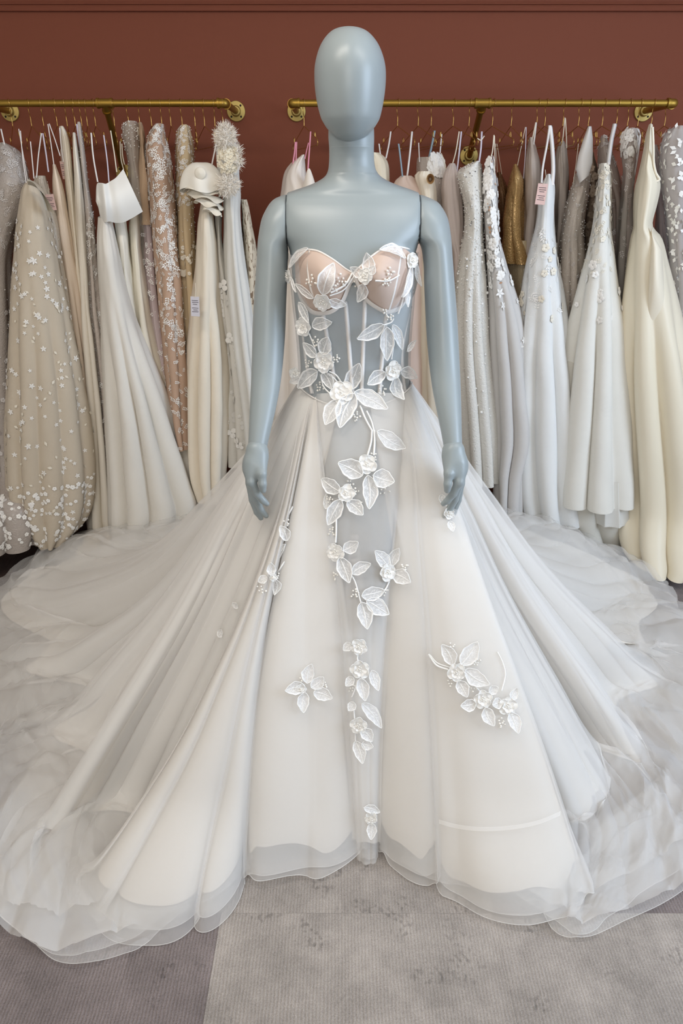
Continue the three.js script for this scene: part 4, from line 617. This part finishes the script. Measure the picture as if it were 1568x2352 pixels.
dress('cream_satin_side', 'ivory satin gown with a straight fall beside the tan belted gown', { z: -2.78, b: 0.13, kind: 'satin', col: [230, 222, 204], n: 6, prof: [[470, 300, 318], [520, 296, 322], [560, 297, 324], [650, 301, 337], [750, 311, 350], [900, 334, 388], [1000, 350, 402], [1140, 370, 430]] });
dress('grey_sheer', 'sheer grey tulle gown with a glittering square shoulder', { z: -2.86, b: 0.14, kind: 'sheer', col: [196, 186, 174], n: 7, prof: [[281, 288, 314], [286, 283, 320], [310, 282, 322], [345, 290, 324], [400, 298, 325], [450, 306, 328], [500, 316, 332], [620, 326, 344]], deco: [['dot', 140, 0.0045, 282, 345], ['dot', 40, 0.004, 345, 480]], straps: [[Cr, 0.0022, [280, 330], [282, 360], [286, 378]], [Cr, 0.0022, [276, 325], [278, 365], [284, 390]]] });
dress('tan_belted', 'tan gown with a pale belt and a lilac-white leafy skirt', { z: -2.84, b: 0.14, kind: 'tulle', col: [188, 160, 132], n: 6, main: 'bodice', prof: [[284, 318, 325], [300, 319, 331], [340, 321, 335], [400, 323, 340], [460, 325, 344], [494, 328, 347], [512, 328, 348]], straps: [[Cr, 0.0018, [316, 292], [318, 330], [316, 370]]] });
{ const d = dressOf.tan_belted, T = table([[510, 328, 349], [560, 329, 354], [650, 333, 362], [750, 342, 376], [850, 360, 396], [950, 386, 412], [1040, 400, 420]]);
  const pt = (th, py, off = 0) => { const C = at((T(py, 1) + T(py, 2)) / 2, py, -2.82), a = (T(py, 2) - T(py, 1)) / 2 * depthOf(C) / FPX + off, { e1, e2 } = ringZ(C.x, C.z); return C.addScaledVector(e1, a * Math.cos(th) + 0.004 * Math.sin(7 * th)).addScaledVector(e2, (0.13 + off) * Math.sin(th)); };
  extra('tan_belted', 'skirt', gridGeo(60, 50, (u, v) => pt(u * 6.2832, lerp(510, 1040, v)), { closed: true }), fabric('tulle', 202, 186, 186));
  extra('tan_belted', 'belt', gridGeo(40, 4, (u, v) => pt(u * 6.2832, lerp(496, 513, v), 0.004 + 0.002 * Math.sin(v * 3.14)), { closed: true }), fabric('satin', 222, 208, 186), 'pale satin belt');
  const R = rng(41), L1g = []; for (let i = 0; i < 130; i++) { const g = motifs.leaf(), py = lerp(520, 1030, R()), th = R() * 4.2 - 0.5, p = pt(th, py, 0.004), C = at((T(py, 1) + T(py, 2)) / 2, py, -2.82); g.rotateZ(R() * 6.3); g.scale(0.017, 0.017, 0.017); g.applyQuaternion(new THREE.Quaternion().setFromUnitVectors(V3(0, 0, 1), p.clone().sub(C).setY(0).normalize())); g.translate(p.x, p.y, p.z); L1g.push(bare(g)); }
  extra('tan_belted', 'lace_motifs', mergeGeometries(L1g), M.motif).userData.kind = 'stuff'; }
dress('nude_leaf', 'nude gown covered with white lace leaves, long sleeves, one rounded shoulder', { z: -2.74, b: 0.13, kind: 'tulle', col: [190, 160, 138], n: 6, amp: 0.008, prof: [[287, 360, 374], [296, 350, 376], [312, 341, 378], [340, 336, 386], [380, 338, 394], [430, 342, 398], [480, 345, 403], [560, 354, 408], [650, 364, 418], [750, 374, 422], [850, 384, 427], [950, 394, 430], [1012, 408, 430]], deco: [['leaf', 620, 0.017, 290, 1005], ['leaf', 300, 0.013, 290, 760], ['dot', 90, 0.004, 300, 900]] });
dress('champagne_sleeve', 'champagne beaded gown with a sleeve ending in a frilled cuff', { z: -2.8, b: 0.12, kind: 'tulle', col: [204, 182, 148], n: 6, prof: [[289, 416, 432], [300, 408, 436], [330, 404, 442], [400, 403, 446], [460, 404, 446], [540, 406, 446], [640, 412, 450], [760, 422, 452], [860, 428, 450], [1000, 432, 448]], deco: [['leaf', 190, 0.012, 292, 470, M.motif, 0.8, 3.3], ['dot', 170, 0.004, 290, 600], ['bloom', 60, 0.012, 560, 626, M.motifCream], ['oval', 90, 0.012, 640, 980, M.motifCream]] });
extra('champagne_sleeve', 'cuff', gridGeo(50, 6, (u, v) => { const C = at(424, lerp(615, 630, v), -2.74), a = u * 6.2832; return C.add(V3((0.03 + 0.003 * Math.sin(12 * a) * v) * Math.cos(a), 0.002 * Math.sin(9 * a), 0.04 * Math.sin(a) + 0.03)); }, { closed: true }), fabric('tulle', 232, 222, 204));
dress('rosette_gown', 'cream chiffon gown topped with a big ruffled satin rosette and a grey tag', { z: -2.7, b: 0.14, kind: 'tulle', col: [234, 223, 205], n: 9, amp: 0.013, prof: [[440, 466, 484], [480, 460, 487], [520, 454, 493], [600, 449, 501], [700, 441, 506], [850, 433, 520], [1000, 432, 516], [1080, 440, 510], [1130, 456, 504]], tags: [[448, 704, 20, 44, M.tagLilac, -2.5, -0.05]] });
{ // rosette: a folded cup of satin over three wavy frills
  const C = at(464, 420, -2.58), fr = [];
  extra('rosette_gown', 'rosette', gridGeo(60, 24, (u, v) => { const a = u * 6.2832, r = 0.012 + 0.06 * Math.sin(v * 1.45), w = 0.006 * Math.sin(5 * a) * v; return V3(C.x + (r + w) * Math.cos(a) * 1.02, C.y + 0.062 - 0.085 * v * v + 0.008 * Math.sin(3 * a + 1) * v, C.z + (r + w) * Math.sin(a) * 0.8); }, { closed: true, capTop: true }), fabric('satin', 238, 232, 220), 'ruffled cream satin rosette');
  for (let k = 0; k < 4; k++) extra('rosette_gown', 'frill', gridGeo(90, 10, (u, v) => { const a = u * 6.2832, r = (0.066 - 0.011 * k) * (0.8 + 0.24 * v), w = 0.007 * Math.sin(4 * a + k * 1.7) * v; return V3(C.x - 0.004 + 0.011 * k + (r + w) * Math.cos(a), C.y - 0.012 - 0.021 * k - 0.016 * v + 0.02 * Math.cos(a) * -0.55 + 0.006 * Math.sin(4 * a + k * 2.2) * v, C.z + (r + w) * Math.sin(a) * 0.8 + 0.004 * k); }, { closed: true }), fabric('satin', 234, 226, 210));
  extra('rosette_gown', 'rosette_heart', gridGeo(30, 10, (u, v) => { const a = u * 6.2832, r = 0.017 * Math.sin(v * 2.2) + 0.002; return V3(C.x + 0.006 + r * Math.cos(a), C.y + 0.028 + r * Math.sin(a), C.z + 0.05 + 0.012 * (1 - v)); }, { closed: true, capTop: true }), fabric('satin', 232, 224, 208)); }
dress('halter_petal', 'white halter gown with flat three-petal appliques down the skirt', { z: -2.72, b: 0.08, kind: 'tulle', col: [224, 220, 212], n: 6, prof: [[452, 490, 507], [480, 492, 509], [520, 494, 508], [545, 496, 508], [600, 495, 516], [700, 500, 531], [800, 511, 552], [900, 520, 568], [1010, 527, 575], [1060, 530, 576]], deco: [['clover', 60, 0.026, 640, 1010, M.motif, 0.5, 2.6], ['star', 20, 0.02, 700, 1000]] });
dress('feather_gown', 'white gown with a feather-and-flower shoulder trim beside the round flange', { z: -2.68, b: 0.12, kind: 'tulle', col: [222, 220, 214], n: 8, prof: [[300, 497, 530], [340, 496, 546], [400, 500, 550], [450, 511, 552], [480, 513, 551], [600, 517, 560], [700, 526, 573], [800, 540, 582], [900, 555, 592], [1000, 566, 598], [1080, 572, 600]], straps: [[Wt, 0.006, [486, 380], [496, 330], [500, 300]]] });
{ // feathers: soft barbs around two pads; flowers: a packed cushion of small blooms
  const R = rng(5), feathers = [], flowers = [];
  for (const [cx, cy, rx, ry, n] of [[517, 316, 23, 32, 1500], [523, 424, 26, 25, 1200], [546, 362, 9, 28, 500]]) for (let i = 0; i < n; i++) {
    const a = R() * 6.28, r = Math.sqrt(R()), o = at(cx + rx * 0.95 * r * Math.cos(a), cy + ry * 0.95 * r * Math.sin(a), -2.52 + 0.035 * (1 - r * r) - 0.05 * R()), d = V3(Math.cos(a) * r * 0.8 + R() - 0.5, -Math.sin(a) * r * 0.8 + R() - 0.4, 0.8 * R() - 0.1).normalize(), l = 0.007 + 0.009 * R(), b = V3(R() - 0.5, R() - 0.5, R() - 0.5).multiplyScalar(0.014), s = V3(R() - 0.5, R() - 0.5, R() - 0.5).normalize().multiplyScalar(0.0013);
    feathers.push(bare(gridGeo(1, 3, (u, v) => o.clone().addScaledVector(d, l * v).addScaledVector(b, v * v).addScaledVector(s, (u - 0.5) * 2 * (1 - v * 0.75)))));
  }
  extra('feather_gown', 'feather_trim', mergeGeometries(feathers), std(L(246, 238, 226), { roughness: 0.9 }), 'fluffy white feathers').userData.kind = 'stuff';
  for (let i = 0; i < 110; i++) { const a = R() * 6.28, r = Math.sqrt(R()), p = at(524 + 23 * r * Math.cos(a), 367 + 34 * r * Math.sin(a), -2.5 - 0.025 * r * r), g = motifs.bloom(); g.scale(0.013, 0.013, 0.018); g.rotateX((R() - 0.5) * 1.4); g.rotateY((R() - 0.5) * 1.4); flowers.push(bare(g.translate(p.x, p.y, p.z))); }
  extra('feather_gown', 'flower_trim', mergeGeometries(flowers), std(L(236, 226, 204), { roughness: 0.7 }), 'packed cream flowers').userData.kind = 'stuff'; }
dress('cutwork', 'cream gown with brown cutwork edging, last on the shorter rail', { z: -2.78, b: 0.12, kind: 'leopard', col: [222, 210, 186], n: 5, prof: [[458, 553, 566], [480, 554, 572], [520, 556, 579], [580, 560, 589], [640, 563, 592], [760, 560, 594], [900, 562, 598], [1000, 562, 600]] });
dress('cutwork_trail', 'slim cream gown with a brown spotted border beside the feathered gown', { z: -2.7, b: 0.06, kind: 'leopard', col: [222, 210, 186], n: 4, prof: [[560, 512, 522], [640, 520, 532], [720, 528, 542], [800, 541, 553], [900, 551, 564], [1000, 560, 572], [1040, 562, 574]] });

// right rail, from behind the head to the picture's edge
dress('pink_strap', 'white satin gown hung by bright pink ribbons beside the mannequin neck', { z: -2.86, b: 0.15, kind: 'satin', col: [236, 226, 216], n: 7, prof: [[357, 694, 699], [372, 672, 701], [392, 656, 702], [412, 650, 706], [432, 647, 728], [460, 643, 734], [520, 640, 742], [700, 634, 756], [900, 626, 772], [1100, 620, 780]], straps: [[Pk, 0.006, [678, 326], [676, 350], [672, 378]], [Pk, 0.006, [713, 302], [710, 345], [707, 388]], [Pk, 0.005, [681, 326], [680, 350], [679, 380]], [Pk, 0.004, [708, 328], [704, 345], [700, 365]]] });
extra('pink_strap', 'bust_cup', gridGeo(30, 16, (u, v) => { const a = (u - 0.5) * 2.8, w = 2 + 18 * Math.pow(v, 0.8); return at(709 + 2 * v + w * Math.sin(a), lerp(387, 446, v), -2.72 + 0.05 * v * Math.cos(a)); }), fabric('satin', 238, 228, 216));
dress('cream_column', 'cream satin gown just behind the head, its first strap pale', { z: -2.88, b: 0.14, kind: 'satin', col: [236, 224, 200], n: 6, prof: [[352, 842, 872], [362, 845, 884], [380, 848, 892], [420, 850, 894], [600, 850, 905], [900, 850, 940], [1100, 850, 950]], straps: [[Wt, 0.005, [870, 330], [873, 354]], [Wt, 0.006, [897, 302], [893, 330], [886, 364]]] });
dress('blush_satin', 'blush pink satin gown with a white strap, mostly behind the shoulder', { z: -2.82, b: 0.13, kind: 'satin', col: [226, 204, 192], n: 6, prof: [[404, 920, 944], [416, 906, 962], [430, 902, 982], [460, 900, 1000], [600, 900, 1012], [900, 905, 1015], [1100, 905, 1020]], straps: [[Bl, 0.006, [915, 330], [920, 370], [924, 406]], [Wt, 0.007, [946, 302], [940, 360], [933, 418]]] });
dress('grey_lace_ruffle', 'grey lace gown with a crumpled white ruffle and blue ribbon by the shoulder', { z: -2.9, b: 0.13, kind: 'beaded', col: [196, 184, 174], n: 6, prof: [[362, 960, 1012], [374, 958, 1020], [420, 957, 1022], [480, 960, 1024], [700, 962, 1026], [1000, 960, 1030]], deco: [['bloom', 80, 0.026, 360, 402, M.motif, 0.6, 1.5], ['dot', 100, 0.004, 400, 700]], straps: [[Wt, 0.002, [961, 328], [963, 372]], [Bl, 0.008, [998, 300], [990, 340], [980, 384]], [Wt, 0.005, [1014, 308], [1010, 352]], [Cr, 0.0016, [1013, 352], [1020, 370], [1024, 390]]] });
dress('satin_cone', 'cream satin gown with a folded cone-like neckline over the shoulder', { z: -2.76, b: 0.1, kind: 'satin', col: [238, 226, 206], n: 5, prof: [[394, 960, 990], [402, 952, 996], [420, 956, 1000], [450, 964, 1002], [700, 968, 1006], [1000, 970, 1012]] });
extra('satin_cone', 'neck_opening', gridGeo(30, 8, (u, v) => { const a = u * 6.2832, r = 1 - 0.75 * v; return at(988 + 9 * r * Math.cos(a), 411 + 12 * r * Math.sin(a), -2.655 - 0.05 * v); }, { closed: true, capEnd: true }), fabric('satin', 196, 160, 112), 'tan lining');
dress('blush_drape', 'blush tulle gown draped to a point beside the shoulder of the mannequin', { z: -2.8, b: 0.1, kind: 'tulle', col: [214, 200, 194], n: 8, q: 1, prof: [[376, 1033, 1044], [388, 1025, 1050], [410, 1016, 1056], [450, 1013, 1062], [500, 1018, 1066], [550, 1028, 1066], [585, 1040, 1064], [700, 1046, 1066], [1000, 1050, 1072]], straps: [[Cr, 0.0022, [1054, 302], [1046, 350], [1038, 380]], [Li, 0.006, [1059, 302], [1054, 350], [1048, 405]]] });
dress('pearl_beaded', 'white gown crusted with beads and dark stones, dipping neckline', { z: -2.7, b: 0.14, kind: 'beaded', col: [226, 222, 214], n: 9, prof: [[371, 1092, 1102], [378, 1074, 1105], [392, 1052, 1107], [420, 1054, 1108], [470, 1066, 1109], [520, 1066, 1110], [560, 1060, 1113], [650, 1050, 1116], [800, 1049, 1120], [900, 1055, 1130], [1000, 1060, 1140], [1090, 1066, 1146]], deco: [['dot', 420, 0.005, 375, 760, M.motif], ['dot', 60, 0.004, 375, 600, std(L(90, 88, 92), { roughness: 0.25 })], ['dot', 60, 0.011, 560, 960, M.motif]], straps: [[Li, 0.006, [1106, 302], [1104, 340], [1100, 372]], [Cr, 0.0016, [1096, 318], [1104, 322], [1112, 312]]] });
dress('blossom_sheer', 'sheer white gown edged with three-dimensional white blossoms', { z: -2.68, b: 0.12, kind: 'tulle', col: [208, 204, 200], n: 8, q: 1, prof: [[362, 1122, 1128], [380, 1114, 1133], [420, 1108, 1140], [480, 1110, 1142], [540, 1114, 1146], [600, 1118, 1160], [700, 1122, 1190], [800, 1128, 1206], [900, 1134, 1216], [1000, 1138, 1222], [1080, 1140, 1200], [1165, 1142, 1192]], deco: [['bloom', 70, 0.021, 364, 650, M.motif, 0.3, 2.4], ['oval', 60, 0.015, 364, 640], ['star', 14, 0.024, 600, 800], ['oval', 40, 0.012, 370, 640, M.nude]], straps: [[Cr, 0.002, [1134, 310], [1130, 350], [1126, 364]], [Cr, 0.0016, [1135, 312], [1136, 370], [1134, 420]]] });
dress('gold_glitter', 'gold glitter gown with a paler lace skirt, set back on the longer rail', { z: -2.93, b: 0.13, kind: 'gold', col: [202, 164, 108], n: 5, main: 'bodice', prof: [[378, 1180, 1187], [394, 1175, 1194], [420, 1168, 1203], [460, 1161, 1202], [510, 1160, 1198], [545, 1160, 1198], [562, 1158, 1206], [580, 1156, 1214], [600, 1158, 1216]], straps: [[Cr, 0.0012, [1206, 292], [1196, 340], [1188, 380]], [Li, 0.0035, [1208, 292], [1206, 350], [1202, 410]]] });
extra('gold_glitter', 'skirt', gridGeo(60, 40, (u, v) => { const py = lerp(548, 1020, v), a = u * 6.2832, w = 12 + 16 * sstep(v, 0, 0.1) + 12 * v, C = at(1187 + 10 * v, py, -2.93), k = w * depthOf(C) / FPX; return C.add(V3(k * Math.cos(a) + 0.004 * Math.sin(6 * a), 0, 0.12 * Math.sin(a))); }, { closed: true }), fabric('beaded', 206, 188, 154), 'pale gold lace');
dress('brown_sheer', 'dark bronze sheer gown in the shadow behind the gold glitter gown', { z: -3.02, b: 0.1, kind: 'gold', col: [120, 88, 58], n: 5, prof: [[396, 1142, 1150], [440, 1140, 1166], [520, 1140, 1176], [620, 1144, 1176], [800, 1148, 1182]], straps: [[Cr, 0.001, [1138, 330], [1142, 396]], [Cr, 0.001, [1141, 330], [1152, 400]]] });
dress('mushroom_satin', 'mushroom grey satin gown with a pointed shoulder and cream cords', { z: -2.95, b: 0.14, kind: 'satin', col: [188, 174, 164], n: 5, prof: [[318, 1216, 1222], [345, 1210, 1232], [380, 1203, 1240], [440, 1201, 1244], [520, 1200, 1240], [600, 1196, 1236], [800, 1190, 1250]], straps: [[Cr, 0.0022, [1230, 281], [1222, 320], [1212, 364]], [Wt, 0.006, [1231, 281], [1228, 310], [1225, 332]]] });
dress('white_halter', 'white tulle gown with a tall open halter and a pink tag on a cord', { z: -2.7, b: 0.14, kind: 'tulle', col: [232, 232, 230], n: 9, amp: 0.014, prof: [[400, 1258, 1262], [415, 1249, 1270], [440, 1238, 1273], [480, 1236, 1272], [520, 1230, 1272], [560, 1220, 1276], [620, 1206, 1284], [700, 1196, 1296], [800, 1186, 1306], [900, 1180, 1316], [1000, 1176, 1326], [1100, 1180, 1330], [1180, 1196, 1334]], deco: [['leaf', 70, 0.02, 520, 700], ['bloom', 26, 0.02, 560, 720, M.motifCream]], straps: [[Wt, 0.0075, [1262, 288], [1256, 330], [1246, 385], [1243, 420]], [Wt, 0.014, [1263, 288], [1268, 340], [1270, 390], [1268, 425]]], tags: [[1243, 446, 23, 44, M.tagPink, -2.52, -0.06]] });
dress('mushroom_sheer', 'taupe sheer gown between the white halter gown and the beaded gown', { z: -2.94, b: 0.13, kind: 'tulle', col: [180, 168, 158], n: 6, prof: [[326, 1286, 1296], [345, 1278, 1301], [400, 1275, 1304], [500, 1276, 1304], [600, 1278, 1302], [800, 1284, 1310]], straps: [[Cr, 0.002, [1297, 270], [1294, 300], [1291, 328]], [Cr, 0.002, [1298, 272], [1300, 310], [1301, 340]]] });
dress('cap_sleeve', 'silvery beaded gown with one smooth white cap sleeve', { z: -2.84, b: 0.13, kind: 'beaded', col: [196, 184, 172], n: 7, prof: [[398, 1322, 1356], [430, 1312, 1352], [480, 1298, 1344], [540, 1286, 1340], [620, 1284, 1340], [700, 1290, 1334], [900, 1290, 1334]], deco: [['dot', 260, 0.0045, 400, 760], ['leaf', 60, 0.012, 420, 700, M.motifGrey]], straps: [[Cr, 0.0014, [1328, 330], [1322, 380], [1316, 420]]] });
extra('cap_sleeve', 'cap_sleeve', gridGeo(30, 20, (u, v) => { const a = (u - 0.5) * 2.6, xl = [1350, 1338, 1328, 1322, 1330], xr = [1358, 1361, 1361, 1360, 1352], k = v * 4, i = Math.min(3, k | 0), t = k - i, l = lerp(xl[i], xl[i + 1], t), r = lerp(xr[i], xr[i + 1], t); return at((l + r) / 2 + (r - l) / 2 * Math.sin(a) / Math.sin(1.3), lerp(290, 412, v) - 10 * v * Math.sin(a), -2.74 + 0.03 * Math.cos(a)); }), fabric('satin', 226, 222, 218), 'smooth white cap sleeve');
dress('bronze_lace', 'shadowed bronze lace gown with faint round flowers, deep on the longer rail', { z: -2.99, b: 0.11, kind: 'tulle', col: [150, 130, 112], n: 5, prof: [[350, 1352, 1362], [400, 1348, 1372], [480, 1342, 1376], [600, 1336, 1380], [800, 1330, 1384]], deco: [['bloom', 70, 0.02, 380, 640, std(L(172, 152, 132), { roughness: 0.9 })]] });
dress('ivory_aline', 'full ivory a-line gown with lace shoulder, its hem ending above the floor', { z: -2.66, b: 0.15, kind: 'tulle', col: [230, 227, 219], n: 8, amp: 0.016, prof: [[376, 1378, 1398], [400, 1376, 1402], [450, 1370, 1402], [520, 1362, 1402], [580, 1348, 1408], [650, 1330, 1416], [720, 1316, 1422], [800, 1303, 1428], [900, 1286, 1434], [1000, 1270, 1438], [1100, 1258, 1440], [1140, 1256, 1440]], deco: [['leaf', 130, 0.015, 380, 620, M.motifCream], ['bloom', 60, 0.012, 380, 560, M.motifCream], ['bloom', 12, 0.022, 600, 740]], straps: [[M.motifGrey, 0.014, [1412, 284], [1404, 320], [1396, 378]], [Bl, 0.004, [1409, 300], [1403, 340], [1396, 372]]] });
extra('ivory_aline', 'hem_layer', gridGeo(80, 20, (u, v) => { const a = u * 6.2832, C = at(1390 + 2 * v, lerp(1085, 1186, v), -2.64), k = lerp(40, 49, v) * depthOf(C) / FPX; return C.add(V3(k * Math.cos(a) + 0.006 * Math.sin(9 * a), 0, 0.11 * Math.sin(a) + 0.006 * Math.cos(9 * a))); }, { closed: true }), fabric('tulle', 226, 224, 218));
dress('inner_tulle', 'grey-white tulle gown whose hem shows below the ivory a-line', { z: -2.72, b: 0.14, kind: 'tulle', col: [214, 210, 200], n: 9, prof: [[760, 1310, 1340], [900, 1240, 1370], [1000, 1210, 1390], [1100, 1196, 1410], [1180, 1210, 1424], [1230, 1290, 1426], [1264, 1390, 1424]] });
dress('blossom_lace', 'sheer lace gown with a frothy flowered shoulder, torn-looking edges', { z: -2.8, b: 0.11, kind: 'sheer', col: [206, 198, 190], n: 5, prof: [[296, 1440, 1460], [312, 1430, 1464], [345, 1428, 1460], [400, 1430, 1456], [470, 1428, 1452], [560, 1424, 1450], [700, 1420, 1446]], deco: [['bloom', 46, 0.02, 296, 360, M.motif], ['leaf', 90, 0.016, 330, 690, M.motifGrey]], straps: [[Wt, 0.006, [1470, 310], [1464, 360], [1452, 428]]] });
dress('lace_grey_shoulder', 'grey lace gown with ragged flower edges between ivory a-line and frothy shoulder', { z: -2.9, b: 0.11, kind: 'sheer', col: [188, 178, 168], n: 5, prof: [[312, 1382, 1392], [340, 1374, 1400], [400, 1376, 1420], [460, 1400, 1428], [560, 1404, 1428], [700, 1408, 1430]], deco: [['leaf', 90, 0.018, 312, 690, M.motifGrey]] });
dress('square_satin', 'heavy cream satin gown with a square neckline and hem spread on the carpet', { z: -2.62, b: 0.15, kind: 'satin', col: [232, 222, 200], n: 7, amp: 0.02, fold0: 0.26, prof: [[288, 1490, 1498], [310, 1484, 1500], [345, 1479, 1501], [385, 1470, 1502], [412, 1464, 1512], [430, 1460, 1514], [470, 1457, 1506], [510, 1456, 1496], [524, 1455, 1498], [545, 1449, 1516], [600, 1441, 1530], [700, 1432, 1552], [850, 1426, 1572], [1000, 1430, 1590], [1150, 1436, 1604], [1230, 1440, 1604, -2.56, 0.17], [1275, 1456, 1600, -2.5, 0.15], [1304, 1490, 1570, -2.44, 0.1]] });
extra('square_satin', 'armhole_facing', tube([[1498, 292], [1500, 340], [1501, 375], [1506, 398], [1514, 413], [1505, 417]].map(p => at(p[0], p[1], -2.5)), 0.004, 6, 40), fabric('satin', 240, 230, 210));
extra('square_satin', 'peplum_fold', gridGeo(24, 40, (u, v) => { const l = lerp(1495, 1478, v), r = lerp(1498, 1519, sstep(v, 0, 0.18)) + 34 * v * v, a = (u - 0.5) * 3.0; return at((l + r) / 2 + (r - l) / 2 * Math.sin(a), lerp(522, 800, v) + 10 * (1 - v) * u, -2.5 + 0.045 * Math.cos(a) * Math.sin(Math.PI * Math.min(1, v + 0.12))); }), fabric('satin', 234, 224, 204));
dress('smoke_sheer', 'smoke grey sheer gown behind the square-necked satin gown', { z: -2.9, b: 0.12, kind: 'sheer', col: [176, 168, 164], n: 6, prof: [[334, 1498, 1508], [370, 1500, 1516], [450, 1506, 1524], [600, 1510, 1545], [800, 1510, 1570]] });
dress('leaf_lace', 'white leaf-lace gown at the outer end of the longer rail', { z: -2.74, b: 0.14, kind: 'sheer', col: [204, 198, 194], n: 6, prof: [[292, 1548, 1572], [306, 1530, 1580], [340, 1520, 1586], [400, 1518, 1588], [480, 1528, 1586], [560, 1536, 1586], [700, 1546, 1592], [900, 1556, 1606], [1000, 1560, 1620]], deco: [['oval', 330, 0.02, 296, 720], ['oval', 160, 0.016, 720, 900, M.motifGrey]] });

// hangers: one per gown and the spare hooks seen on the rails
const wireHanger = (() => {
  const hook = []; for (let k = 0; k <= 12; k++) { const a = lerp(-0.5, Math.PI + 0.15, k / 12); hook.push(V3(0.0155 * Math.cos(a), 0.0155 * Math.sin(a), 0)); } hook.push(V3(-0.01, -0.03, 0), V3(0, -0.045, 0), V3(0, -0.075, 0));
  const loop = s => [V3(s * 0.196, -0.128, 0), V3(s * 0.203, -0.133, 0), V3(s * 0.206, -0.142, 0), V3(s * 0.2, -0.15, 0), V3(s * 0.192, -0.148, 0)];
  return { hook: tube(hook, 0.0013, 6, 60), frame: merged([tube([V3(-0.2, -0.13, 0), V3(0, -0.075, 0)], 0.0014, 6, 4), tube([V3(0, -0.075, 0), V3(0.2, -0.13, 0)], 0.0014, 6, 4), tube([V3(-0.195, -0.15, 0), V3(0.195, -0.15, 0)], 0.0014, 6, 4), tube(loop(1), 0.0014, 6, 16), tube(loop(-1), 0.0014, 6, 16)]), notch: [-1, 1].map(s => tube([V3(s * 0.165, -0.12, 0), V3(s * 0.168, -0.106, 0.002), V3(s * 0.176, -0.106, 0.002), V3(s * 0.178, -0.122, 0)], 0.0012, 5, 14)) };
})();
let firstHanger = null;
function hanger(px, key, what, R = 0.15) {
  const C = at(px, 237, ZR), yaw = Math.atan2(-C.x, -C.z) ; // the frame's long side runs from the wall towards the room
  const dir = ringZ(C.x, ZR).e2, ang = Math.atan2(dir.x, dir.z) + (px > 600 ? 0.3 : 0.1) + R;
  let h;
  if (!firstHanger) { h = firstHanger = thing('wire_hanger', '', 'hanger', V3(0, 0, 0), 'gold wire hangers'); mesh('hook', wireHanger.hook, M.wire, h); mesh('frame', wireHanger.frame, M.wire, h); mesh('notch', wireHanger.notch[0], M.wire, h); mesh('notch', wireHanger.notch[1], M.wire, h); }
  else { h = firstHanger.clone(); h.name = numbered('wire_hanger'); scene.add(h); }
  h.position.set(C.x, railY, ZR); h.rotation.set(0, ang - Math.PI / 2, 0); h.userData = { label: 'thin gold wire hanger ' + what, category: 'hanger', group: 'gold wire hangers' };
}
[[20, 'of the silver-grey beaded lace gown'], [64, 'of the star flower tulle gown'], [92, 'of the beige beaded lace gown'], [124, 'of the slim ivory satin gown ending in a point'], [147, 'of the cream satin gown with arched strap'], [166, 'of the slim white satin gown with bunched hem'], [181, 'of the gown with a trail of beaded sprays'], [194, 'of the tulle gown with a folded satin band'], [213, 'of the ivory satin column under the band'], [257, 'just past the tee joint of the shorter rail'], [290, 'of the sheer grey gown with glittering shoulder'], [316, 'of the tan belted gown'], [343, 'of the nude gown with white lace leaves'], [367, 'hanging bare behind the nude leafy gown'], [388, 'second past the nude leafy gown'], [414, 'of the champagne gown with frilled cuff'], [444, 'of the gown with the ruffled rosette'], [466, 'of the white halter gown with three-petal appliques'], [490, 'of the feather-trimmed gown'], [509, 'last before the round flange of the shorter rail'],
  [697, 'holding the pink ribbons'], [914, 'of the cream satin gown behind the head'], [962, 'of the blush pink satin gown'], [992, 'of the grey lace gown with a blue ribbon'], [1043, 'of the blush draped tulle gown'], [1080, 'of the white beaded gown, beside the brace pipe'], [1134, 'of the sheer gown with white blossoms'], [1178, 'of the gold glitter gown'], [1237, 'of the mushroom grey satin gown'], [1256, 'of the white gown with tall open halter'], [1298, 'of the taupe sheer gown'], [1334, 'of the silvery gown with white cap sleeve'], [1357, 'of the shadowed bronze lace gown'], [1389, 'of the grey lace gown with ragged edges'], [1422, 'of the full ivory a-line gown'], [1448, 'of the gown with frothy flowered shoulder'], [1472, 'of the smoke grey sheer gown'], [1503, 'of the square-necked cream satin gown'], [1534, 'at the outer end of the longer rail'],
].forEach(([x, w], i) => hanger(x, null, w, 0.12 * Math.sin(i * 2.7)));
const renderer = new THREE.WebGLRenderer({ antialias: true });
renderer.toneMapping = THREE.LinearToneMapping; renderer.toneMappingExposure = EXPOSURE;
renderer.shadowMap.enabled = true;
renderer.render(scene, camera);
